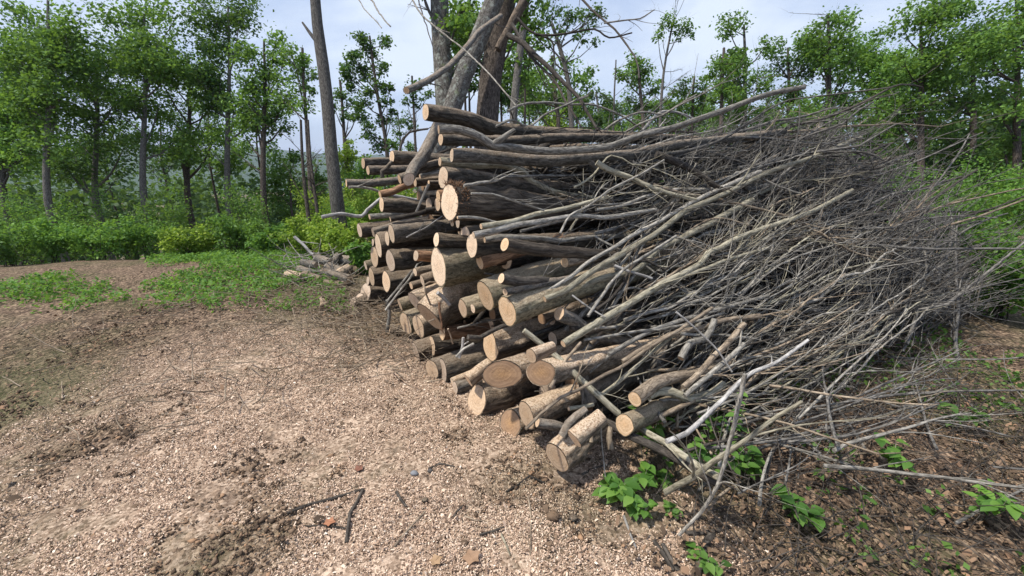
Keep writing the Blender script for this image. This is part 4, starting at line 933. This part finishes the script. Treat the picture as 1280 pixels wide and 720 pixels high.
# trunks
tree('dead_tree', [(391,-40),(396,30),(403,80),(409,130),(414,190),(421,250)], 8., 5.8, 8.8, [], None, 'tgrey', 'tall bare grey trunk standing alone at the left', bare=0)
b = MB(); Q = px_line([(396,52),(388,42),(378,28)], 7.95)[0]; tube(b, smooth_line(Q, .05), [.04, .035, .03, .028, .024, .02, .018][:len(smooth_line(Q, .05))] if len(smooth_line(Q, .05)) <= 7 else np.linspace(.04, .018, len(smooth_line(Q, .05))), 7)
dt = [o for o in bpy.data.objects if o.name == 'dead_tree'][0]
b.build('limb', M['tgrey'], dt)
tree('tree', [(548,-60),(550,10),(553,70),(557,140),(560,200)], 6.3, 11, 12.5, [(575,20,22),(540,-40,30),(590,40,18),(600,-20,30),(520,-30,24)], 'leaf_mid', 'tlich', 'straight trunk blotched with pale lichen behind the top log', group=TG, lsize=.075, dens=.9)
tree('tree', [(645,-60),(633,-5),(621,50),(613,100),(608,160),(606,210)], 6.0, 13, 17, [(668,-10,26),(580,25,20),(625,-50,30),(655,20,14)], 'leaf_mid', 'tdark', 'thick dark furrowed trunk, heaviest behind the pile', group=TG, lsize=.075, dens=.9)
tree('tree', [(640,-50),(618,2),(600,48),(580,95),(566,135),(548,180),(535,215)], 5.6, 11, 12.5, [], None, 'tlich', 'leaning grey trunk propped against the heavy furrowed one', group=TG)
make_branch([(655,2),(642,25),(632,45),(622,62)], 6, 5, 'bbrown', 'reddish broken limb crossing the top of the heavy trunk', mode=5.4, sh=2, name='limb', cat='limb')
tree('tree', [(660,-40),(656,15),(650,60),(644,110),(641,160)], 8.5, 4.2, 6, [(640,80,12),(655,100,12)], 'leaf_mid', 'tgrey', 'slender grey trunk right of the heavy one', group=TG, bare=3)
# left
tree('tree', [(462,45),(468,90),(474,130),(482,175),(487,230)], 14, 1.2, 3.4, [(452,48,12),(462,62,14),(445,72,13),(482,52,10),(437,88,12),(458,88,15),(478,85,10),(440,108,11),(468,108,14),(488,110,7),(455,128,12),(484,128,8),(450,146,11),(476,150,9),(462,165,12),(490,140,6),(430,92,7),(478,182,12),(492,180,9)], 'leaf_dark', 'tdark', 'slim dark leafy tree standing clear in the sky gap at left', group='leafy trees to the left', lsize=.10, dens=1.6, sub=8, tight=.5)
tree('tree', [(425,100),(428,140),(432,200)], 17, 1.5, 3, [(425,118,14),(440,128,12),(418,135,10),(436,145,10),(448,138,8)], 'leaf_dark', 'tdark', 'low dark leafy crown tucked beside the bare trunk', group='leafy trees to the left', lsize=.11, dens=.9)
tree('tree', [(378,60),(381,120),(386,200),(390,270)], 12, 1.5, 3.2, [(380,80,15),(372,100,18),(388,115,11),(378,132,14),(365,70,18),(390,95,9),(355,120,20)], 'leaf_mid', 'tdark', 'leafy tree with thin stems at the left edge', group='leafy trees to the left', lsize=.09, dens=.8, bare=4)
tree('tree', [(385,150),(388,200),(396,260),(400,300)], 9, 1.2, 2.4, [], None, 'tdark', 'thin bare sapling left of the bare trunk', bare=6)
tree('tree', [(376,150),(379,210),(388,290)], 9.5, 1.4, 2.8, [], None, 'tdark', 'outermost thin bare sapling at the left', bare=6)
tree('tree', [(497,140),(500,170),(503,220)], 24, .8, 1.8, [(490,152,10),(505,148,11),(515,158,8),(498,165,9)], 'leaf_far', 'tgrey', 'small pale green tree far off between left logs and trunks', lsize=.16, dens=.8)
tree('tree', [(515,95),(517,130),(520,190)], 13, 1.2, 2.2, [(515,112,12),(528,105,12),(508,125,8),(535,120,10),(520,130,8)], 'leaf_dark', 'tdark', 'dark spray of leaves just left of the lichened trunk', lsize=.09, dens=.8, sub=6)
for i_, (x, y, r, d, lab, mt) in enumerate([(433,190,16,16,'bright yellow green young tree right of the bare trunk','leaf_yel'),(455,212,20,15,'rounded light green tree low behind the left logs','leaf_fresh'),(480,230,18,14,'light green tree filling the gap above the stout dark log','leaf_fresh'),
      (395,235,24,16,'shadowy green tree low at the left edge','leaf_mid'),(440,240,20,13,'fresh green young tree right behind the jutting log','leaf_yel'),(510,190,14,20,'small dark tree behind the highest left logs','leaf_mid'),(362,215,30,15,'green tree farther left of the thin saplings','leaf_mid')]):
    tree('young_tree', [(x,y-r),(x+1,y),(x+2,y+r*1.4)], d, .8, 2., [(x,y,r*.8),(x-r*.6,y+r*.6,r*.7),(x+r*.6,y+r*.5,r*.7),(x,y+r*1.3,r*.9),(x+r*.2,y-r*.6,r*.45)], mt, 'tdark', lab, lsize=.10, dens=1.1, group='young trees beyond the clearing')
# right, behind the pile
tree('tree', [(690,30),(700,60),(710,100),(714,150),(716,200)], 12, 2, 5, [(690,12,20),(712,20,16),(735,22,16),(700,38,13),(728,45,10),(748,15,12),(675,30,12),(745,52,6)], 'leaf_dark', 'tgrey', 'many stemmed tree with dark leaves high over the brush', group=TG, lsize=.09, dens=.8, bare=5)
for (x0, y0) in ((735,30),(755,60),(678,60),(722,20)):
    pass
tree('tree', [(690,70),(693,110),(698,160)], 16, 2, 4, [(670,90,20),(700,85,22),(725,100,18),(655,110,18),(690,115,22),(715,125,18),(668,130,18),(735,90,10)], 'leaf_mid', 'tdark', 'broad mid green tree behind the bowing boughs', group=TG, lsize=.12, dens=.9)
tree('tree', [(797,75),(800,110),(804,170)], 17, 1.5, 3.6, [(792,80,16),(808,82,13),(782,95,14),(800,102,20),(818,110,12),(775,92,8),(790,125,16),(812,130,12)], 'leaf_mid', 'tdark', 'compact rounded green tree near the middle of the skyline', group=TG, lsize=.12, dens=1.)
tree('tree', [(842,25),(836,55),(830,90),(826,140),(824,200)], 15, 1., 3., [(828,30,12),(842,24,12),(855,33,11),(822,42,9),(847,44,9),(862,42,7)], 'leaf_mid', 'tgrey', 'tall thin tree with a leafy top and bare lower sprays', group=TG, lsize=.10, dens=.6, bare=16)
tree('bare_tree', [(770,75),(768,110),(766,170)], 16, .8, 2., [], None, 'tgrey', 'leafless pale sapling between two green trees', bare=12)
tree('tree', [(745,115),(748,140),(750,190)], 21, 1.2, 2.6, [(740,122,13),(755,128,13),(730,140,12),(748,148,14),(768,140,12)], 'leaf_far', 'tgrey', 'low soft green tree far behind the crest', group=TG, lsize=.15, dens=.9)
tree('tree', [(868,95),(866,125),(864,180)], 16, 1.2, 3, [(858,108,14),(875,102,12),(845,118,12),(868,125,16),(850,135,14),(885,120,12),(835,130,9)], 'leaf_mid', 'tdark', 'bushy green tree low toward the right of the skyline', group=TG, lsize=.11, dens=.9)
tree('tree', [(905,60),(903,100),(900,180)], 13, 1.5, 3.6, [(900,78,13),(890,95,11),(912,92,14),(902,112,14),(888,125,11),(918,120,14),(925,75,12),(935,100,16),(905,140,12)], 'leaf_mid', 'tdark', 'leafy tree rising at the right end of the crest', group=TG, lsize=.09, dens=.9)
for i_, (x, y, r, d, mt, lab) in enumerate([(660,115,24,18,'leaf_mid','green tree low behind the slender grey trunk'),(625,95,20,13,'leaf_dark','dark green tree in the gap right of the heavy trunk'),(585,75,20,12,'leaf_dark','dark green crown seen between the lichened and leaning trunks'),
   (578,25,20,11,'leaf_mid','green crown high between the two grey trunks'),(655,45,18,12,'leaf_mid','green crown high right of the heavy trunk'),(720,140,22,22,'leaf_fresh','fresh green tree low behind the bare shoots'),(770,150,22,24,'leaf_mid','green tree low behind the forked shoot'),
   (822,150,22,20,'leaf_mid','green tree low behind the snaking limb'),(868,150,24,22,'leaf_mid','wide green tree low near the right end of the crest'),(690,160,18,20,'leaf_yel','yellowish young tree just over the crest'),(905,165,22,20,'leaf_mid','green tree behind the rising end of the snaking limb')]):
    r *= 1.3; tree('tree', [(x,y-r*.4),(x+1,y+r*.6),(x+2,y+r*2)], d, 1., 2.4, [(x,y,r*.7),(x-r*.8,y+r*.3,r*.6),(x+r*.8,y+r*.3,r*.6),(x-r*.3,y-r*.6,r*.45),(x+r*.4,y-r*.5,r*.4),(x,y+r,r*.8)], mt, 'tdark', lab, group=TG, lsize=.11, dens=1.7)
# forest continuing to both sides of what the photo frames
side = [(930,40,14,30,'leaf_mid'),(985,70,16,34,'leaf_dark'),(1035,30,13,38,'leaf_mid'),(1095,75,15,40,'leaf_fresh'),(1150,20,12,42,'leaf_mid'),(1215,60,14,46,'leaf_dark'),(1270,10,11,50,'leaf_mid'),
        (330,60,13,30,'leaf_mid'),(285,20,14,36,'leaf_dark'),(235,80,16,34,'leaf_mid'),(180,30,13,42,'leaf_mid'),(120,70,15,40,'leaf_dark'),(60,15,12,48,'leaf_mid'),(5,50,13,46,'leaf_fresh')]
for i_, (x, y, d, r, mt) in enumerate(side):
    bl = [(x+random.uniform(-1, 1)*r*1.0, y+random.uniform(-.4, 3.6)*r, r*random.uniform(.4, .8)) for _ in range(18)]
    tree('tree', [(x,y-r*.3),(x+2,y+r*1.5),(x+1,y+r*2.6),(x,250)], d, 1.2, 5, bl, mt, random.choice(['tdark','tgrey']), 'leafy woodland tree on the forest edge beside the clearing', group='woodland edge trees', lsize=.10, dens=.75, bare=2)
for i_, (x, d) in enumerate([(945,20),(1010,24),(1075,19),(1140,23),(1200,18),(1265,20),(320,21),(260,18),(200,24),(130,19),(70,23),(10,18)]):
    y = 165+random.uniform(-12, 12); r = 26
    tree('young_tree', [(x,y-r),(x+1,y),(x+2,y+r*1.4)], d, .8, 2., [(x+random.uniform(-1.4,1.4)*r, y+random.uniform(-.8,1.8)*r, r*random.uniform(.5,.8)) for _ in range(8)], random.choice(['leaf_mid','leaf_fresh','leaf_mid','leaf_dark']), 'tdark', 'bushy young tree in the woodland edge beside the clearing', lsize=.13, dens=.8, group='woodland edge saplings')
# far woods seen under the crowns
mb = MB()
for i_ in range(380):
    a = random.uniform(-1.05, 1.05); d = random.uniform(24, 60); x, y = d*sin(a), d*cos(a); g = gnd(x, y)
    hh = random.uniform(3.5, 8.2); r = random.uniform(1.4, 2.8)
    tube(mb, np.array([[x, y, g-.3], [x, y, g+hh*.5]]), [.12, .06], 5)
    c = np.array((x, y, g+hh*.6)); leaves(mb, clumpy(c, np.array((r, r, hh*.42)), 420, 12), .30)
tag(mb.build('far_woods', M['leaf_far']), 'distant woodland canopy beyond the clearing', 'woods', kind='stuff')

# shrubs of the clearing edge
def shrub(px, py, d, rpx, mt, label, hgt=.8, dens=1., lsize=.055, group='shrubs behind the small log heap', name='shrub'):
    P = at(px, py, d); g = gnd(P[0], P[1]); r = rpx*d/F; base = np.array((P[0], P[1], g)); e = empty(name, base); tag(e, label, 'shrub', group)
    top = max(P[2]+r*.5, g+.25); st = MB(); lf = MB()
    for _ in range(9):
        tgt = np.array((P[0]+random.uniform(-1, 1)*r, P[1]+random.uniform(-1, 1)*r*.8, g+(top-g)*random.uniform(.55, 1.)))
        L_ = smooth_line([base+[random.uniform(-.1, .1), random.uniform(-.1, .1), -.02], (base+tgt)/2+[0, 0, .08], tgt], .15)
        tube(st, L_, np.linspace(.009, .003, len(L_)), 5)
        c = tgt; leaves(lf, clumpy(c, np.array((r*.6, r*.6, (top-g)*.35)), int(230*dens), 7), lsize)
    leaves(lf, clumpy((base+[0, 0, (top-g)*.45]), np.array((r*1., r*.9, (top-g)*.45)), int(900*dens), 16), lsize)
    st.build('stems', M['rdark'], e); lf.build('foliage', M[mt], e, smooth=False)
for a_ in [(385,292,7.9,26,'leaf_yel','yellow green shrub at the left edge above the small log heap'),(408,294,7.6,22,'leaf_yel','yellow green shrub in the middle of the row behind the small heap'),(434,296,7.3,20,'leaf_yel','yellow green shrub nearest the left log ends'),
           (400,258,10,24,'leaf_yel','green shrub behind the yellow green row at left'),(442,262,9,24,'leaf_fresh','green shrub seen under the pale bent branch'),(450,314,6.6,11,'leaf_fresh','low green bush tight against the pile foot'),
           (470,258,8.6,18,'leaf_yel','bright bush glimpsed between the thin left sticks'),(505,245,8.6,18,'leaf_yel','bright bush glimpsed right of the stout dark log')]:
    shrub(a_[0], a_[1], a_[2], a_[3], a_[4], a_[5])
for i_, (x, y, d, r) in enumerate([(340,300,8.5,22),(290,290,9,24),(235,300,8.6,24),(180,292,9.5,26),(120,300,9,26),(60,295,9,28),(5,300,8.5,28),(310,262,12,24),(210,262,12,26),(100,262,12.5,28),(20,258,12,28)]):
    shrub(x, y, d, r, random.choice(['leaf_yel', 'leaf_fresh', 'leaf_mid']), 'leafy shrub along the clearing edge left of the log heap', group='shrubs along the clearing edge', name='shrub', lsize=.06)
for i_, (x, y, d, r) in enumerate([(1180,270,6.5,34),(1240,280,6,36),(1270,330,4.6,40),(1130,240,9,30),(1210,230,9,34),(1275,240,8,34)]):
    shrub(x, y, d, r, random.choice(['leaf_fresh', 'leaf_mid']), 'leafy shrub beyond the brushy right end of the pile', group='shrubs right of the pile', name='shrub', lsize=.06)

# weeds on the ground at left, grass
def weeds(name, cnt, fn, mat, size, label, hmax=.14):
    mb = MB(); C = []
    for _ in range(cnt):
        x, y = fn(); z = gnd(x, y); n = random.randint(3, 16)
        if vnoise(x*1.3, y*1.3+3) < -.5: continue
        C.append(np.array((x, y, z))+rng.normal(0, 1, (n, 3))*np.array((.035, .035, .0))+np.stack([np.zeros(n), np.zeros(n), rng.random(n)*hmax], -1))
    leaves(mb, np.concatenate(C), size); tag(mb.build(name, mat, smooth=False), label, 'weeds', kind='stuff')
def f1():
    while True:
        x = random.uniform(-7, -1.3); y = random.uniform(4.6, 9)
        s = (x-A[0])*N[0]+(y-A[1])*N[1]
        if s < -.15 and (y > 5.1+.5*random.gauss(0, 1)): return x, y
weeds('weeds', 2400, f1, M['leaf_fresh'], .045, 'patch of low bright green weeds between the small heap and the pile')
def f2():
    while True:
        x = random.uniform(.75, 4.5); y = random.uniform(1.2, 4.5)
        if vnoise(x*1.6+5, y*1.6) > -.1: return x, y
weeds('weeds', 420, f2, M['leaf_mid'], .04, 'low green weeds growing through the litter at right', .12)
def broadplant(px, py, hgt, n, size, mat, label, name='leafy_plant', zoff=0.):
    P, t = (px_line([(px, py)], 'gnd')[0][0], 0); e = empty(name, P); tag(e, label, 'plant', 'green plants by the pile foot')
    st = MB(); lf = MB(); mat_ = M[mat]
    for i_ in range(n):
        a = random.random()*2*pi; q2 = walk(P, (cos(a)*.45, sin(a)*.45, 1), hgt*random.uniform(.5, 1), 5, .25); tube(st, q2, np.linspace(.0028, .0014, 6), 5)
        for j_ in range(4):
            c = q2[random.randint(3, 5)]; aa = random.random()*2*pi; d = unit(np.array((cos(aa), sin(aa), random.uniform(-.25, .35)))); u = unit(np.cross(np.cross(d, UP), d)); bb = np.cross(d, u); l = size*random.uniform(.6, 1.25)
            ts = [0, .25, .5, .75, 1]; ws = [.03, .30, .34, .2, 0]; rows = []
            for t_, w_ in zip(ts, ws):
                m_ = c+d*l*t_-UP*l*.25*t_*t_; rows += [m_-bb*w_*l+u*w_*l*.3, m_, m_+bb*w_*l+u*w_*l*.3]
            f = []
            for r_ in range(4):
                for cc_ in range(2): f.append([r_*3+cc_, r_*3+cc_+1, r_*3+cc_+4, r_*3+cc_+3])
            lf.add(rows, f)
    st.build('stems', M['rolive'], e); lf.build('leaves', mat_, e, smooth=True)
broadplant(768, 622, .16, 7, .08, 'leaf_fresh', 'broad leaved plant nearest the foremost round')
broadplant(780, 632, .13, 6, .075, 'leaf_fresh', 'plant with drooping leaves right of the broad leaved one')
broadplant(798, 612, .15, 7, .07, 'leaf_fresh', 'plant with three wide leaves below the heavy dark limb')
broadplant(800, 645, .12, 7, .05, 'leaf_fresh', 'narrow leaved tuft in front of the other plants')
broadplant(826, 604, .10, 5, .05, 'leaf_mid', 'small dim plant in shade under the dark limb')
broadplant(842, 640, .08, 5, .04, 'leaf_mid', 'tiny plant beside the splintered pole tip')
broadplant(888, 600, .3, 10, .065, 'leaf_fresh', 'bright climbing plant with round leaves at the right edge')
broadplant(874, 692, .05, 3, .06, 'leaf_fresh', 'single leafed seedling in the litter near the corner')
broadplant(895, 575, .45, 9, .06, 'leaf_fresh', 'tall bright stems with leaves rising through branches at the right edge')
broadplant(845, 590, .35, 8, .05, 'leaf_mid', 'dim leaves rising between the orange logs and the white branch')
broadplant(812, 560, .25, 9, .06, 'leaf_mid', 'shaded plant growing up behind the orange logs')
broadplant(890, 712, .1, 5, .05, 'leaf_mid', 'small plant at the bottom of the right corner')
for (x, y) in ((930,600),(1000,655),(1120,600),(1230,650),(1190,540)):
    broadplant(x, y, .22, 9, .07, random.choice(['leaf_fresh', 'leaf_mid']), 'leafy green plant in the litter to the right of the pile')

# low brush lying at the lower right
for i_ in range(95):
    x = random.uniform(.8, 3.4) if i_ > 45 else random.uniform(.8, 1.7); y = random.uniform(1.5, 3.6) if i_ > 45 else random.uniform(1.6, 2.8)
    if x-.25 < .25*(y-1.5)+.4: continue
    P0 = np.array((x, y, gnd(x, y)+random.uniform(.01, .12)+(random.random()*.3 if i_ <= 45 else 0))); a = random.gauss(.6, .7)
    Q = walk(P0, (cos(a), sin(a), random.uniform(0, .22)), random.uniform(.5, 1.4), 10, .2); Q[:, 2] = np.maximum(Q[:, 2], terrain(Q[:, 0], Q[:, 1])+.006)
    own = i_ < 32; b = MB() if own else rest; r0 = random.uniform(.004, .012); rad = np.linspace(r0, r0*.4, len(Q)); tube(b, Q, rad, 7); shoots(b, Q, rad, 4, .15, .5, 4, 1)
    if own: tag(b.build('branch', M[random.choice(['rgrey', 'rdark', 'rtan'])]), 'dead branch lying low in the litter beside the brush at lower right', 'branch', 'branches lying in the litter')

mb = MB()
for i_ in range(1500):
    x = random.uniform(.62, 3.6); y = random.uniform(1.3, 3.8)
    if x < .62+.25*max(0, 2.1-y): continue
    P0 = np.array((x, y, gnd(x, y)+random.random()**2*.16)); a = random.gauss(.6, .9)
    Q = walk(P0, (cos(a), sin(a), random.uniform(-.1, .3)), random.uniform(.12, .6), 6, .4); Q[:, 2] = np.maximum(Q[:, 2], terrain(Q[:, 0], Q[:, 1])+.004)
    r0 = random.uniform(.0012, .004); tube(mb, Q, np.linspace(r0, r0*.4, 7), 4)
tag(mb.build('fallen_twigs', M['rdark']), 'dark mat of fallen twigs under the edge of the brush at lower right', 'twigs', kind='stuff')
# ---------------------------------------------------------------- small heap at left
def heap_log(a, b_, d, rpx, bark, cut, label, dd=.1):
    P0 = at(*a, d); P1 = at(*b_, d+dd); g = gnd(P0[0], P0[1])
    P0[2] = max(P0[2], g+.03); P1[2] = max(P1[2], g+.03)
    Q = smooth_line([P0, P1], .08); r = rpx*1.2*d/F; e = empty('log', P0); tag(e, label, 'log', 'short logs of the small heap')
    b = MB(); k = 16; X, T, U, V = tube(b, Q, np.full(len(Q), r), k, .06, random.random()*9, lobes=lobes_of(k), rim=.9); b.build('bark', M[bark], e)
    for E_, sg, nm in ((0, -1, 'cut_end'),):
        c = MB(); th = np.arange(k)/k*2*pi; ctr = X[E_].mean(0)
        c.add(np.vstack([ctr+(X[E_]-ctr)*.92+T[E_]*sg*.001, ctr+T[E_]*sg*.002]), f3=[[(j+1) % k, j, k] for j in range(k)], bc=np.vstack([np.stack([np.cos(th)*r, np.sin(th)*r, np.ones(k)], -1), [[0, 0, 0]]])); c.build(nm, M[cut], e)
for a_ in [((446,326),(420,324),6.6,5,'bgrey','cgrey','upper log of the small heap lying level'),((437,350),(413,343),6.1,5.5,'bgrey','cpale','log of the small heap with a bright white cut face'),
           ((414,357),(438,335),6.35,5.5,'bdust','cgrey','slanting log of the small heap beside the white faced one'),((401,352),(380,344),6.2,5.5,'bbrown','corange','log of the small heap with an orange heart'),
           ((381,349),(360,344),6.3,6,'bdust','cgrey','log at the left end of the small heap'),((413,336),(424,318),6.5,3,'bgrey','ctan','thin upright log leaning on the small heap'),
           ((422,343),(404,341),6.4,5,'bbrown','cgrey','short log buried in the middle of the small heap'),((396,332),(378,328),6.7,4,'bgrey','cgrey','back log of the small heap under the twigs'),
           ((428,341),(410,334),6.45,5.5,'bgrey','cgrey','rounded log in the second row of the small heap'),((392,343),(374,337),6.45,5,'bgrey','ctan','mossy grey log over the left end of the small heap'),
           ((431,359),(405,361),6.0,4.5,'bbrown','cgrey','lowest log along the front of the small heap'),((411,328),(395,322),6.7,4.5,'bgrey','cgrey','short log topping the small heap beside the thin upright one')]:
    heap_log(*a_)
mb = MB()
for _ in range(90):
    P0 = at(random.uniform(350, 425), random.uniform(318, 362), random.uniform(6.1, 7.)); g = gnd(P0[0], P0[1]); P0[2] = max(P0[2], g+.02)
    a = random.random()*2*pi; Q = walk(P0, (cos(a), sin(a), random.uniform(-.2, .5)), random.uniform(.25, .9), 6, .35); Q[:, 2] = np.maximum(Q[:, 2], terrain(Q[:, 0], Q[:, 1])+.005)
    r0 = random.uniform(.003, .010); tube(mb, Q, np.linspace(r0, r0*.4, 7), 5)
tag(mb.build('heap_twigs', M['rgrey']), 'grey twigs tangled around the small log heap', 'twigs', kind='stuff')
make_branch([(368,296),(378,305),(388,316),(396,323)], 2., 1.6, 'rpale', 'pale curved stick rising from the small heap at the left edge', mode=6.8, sh=2, name='stick', cat='stick')
lump('stump', 405, 384, 8, M['bpeel'], 'yellowish splintered stump chunk in the litter below the small heap', 'stump', (.8, .8, 1.2), pr=.5)

tag(rest.build('brush_branches', M['rshade']), 'smaller grey branches knotted all through the brush side of the pile', 'brushwood', kind='stuff')
# ---------------------------------------------------------------- far hills
mb = MB(); na, nr = 260, 14
aa = np.linspace(-1.25, 1.25, na); rr = np.linspace(380, 1500, nr); AA, RR = np.meshgrid(aa, rr)
hx = RR*np.sin(AA); hy = RR*np.cos(AA); hz = -30+(RR-380)/1120*(42+26*fbm(AA*3+4, RR*0+2, 3))+5*fbm(hx*.03, hy*.03, 4)
i = np.arange(nr-1)[:, None]*na; j = np.arange(na-1)[None, :]
mb.add(np.stack([hx, hy, hz], -1), np.stack([i+j, i+j+1, i+na+j+1, i+na+j], -1).reshape(-1, 4))
m, nt, out = newmat('hill_forest'); q = NT(nt); pos = q.n('NewGeometry').outputs['Position']
vv = q.vor(pos, .12, 'F1', 'Distance'); c = q.mix(q.math('MULTIPLY', vv, .25, True), (.03, .065, .035), (.012, .03, .02))
bs = q.n('BsdfPrincipled'); bs.inputs['Roughness'].default_value = .95; q.l(c, bs.inputs['Base Color']); q.l(q.bump(vv, 1., 4.), bs.inputs['Normal']); q.l(bs.outputs[0], out.inputs[0])
tag(mb.build('hills', m), kind='structure')
# air
def box(name, lo, hi, mat):
    v = [(x, y, z) for x in (lo[0], hi[0]) for y in (lo[1], hi[1]) for z in (lo[2], hi[2])]
    f = [(0,1,3,2),(4,6,7,5),(0,4,5,1),(2,3,7,6),(0,2,6,4),(1,5,7,3)]; b = MB(); b.add(v, f); return b.build(name, mat, smooth=False)
HAZE = True
if HAZE:
    m, nt, out = newmat('haze_air'); pv = nt.nodes.new('ShaderNodeVolumePrincipled'); pv.inputs['Color'].default_value = (.78, .86, 1, 1); pv.inputs['Density'].default_value = .00025; pv.inputs['Anisotropy'].default_value = .2
    nt.links.new(pv.outputs[0], out.inputs['Volume'])
    tag(box('haze', (-2300, -700, -70), (2300, 2900, 95), m), 'thin bluish air paling the far hills', 'haze', kind='stuff')
    sc.cycles.volume_bounces = 0
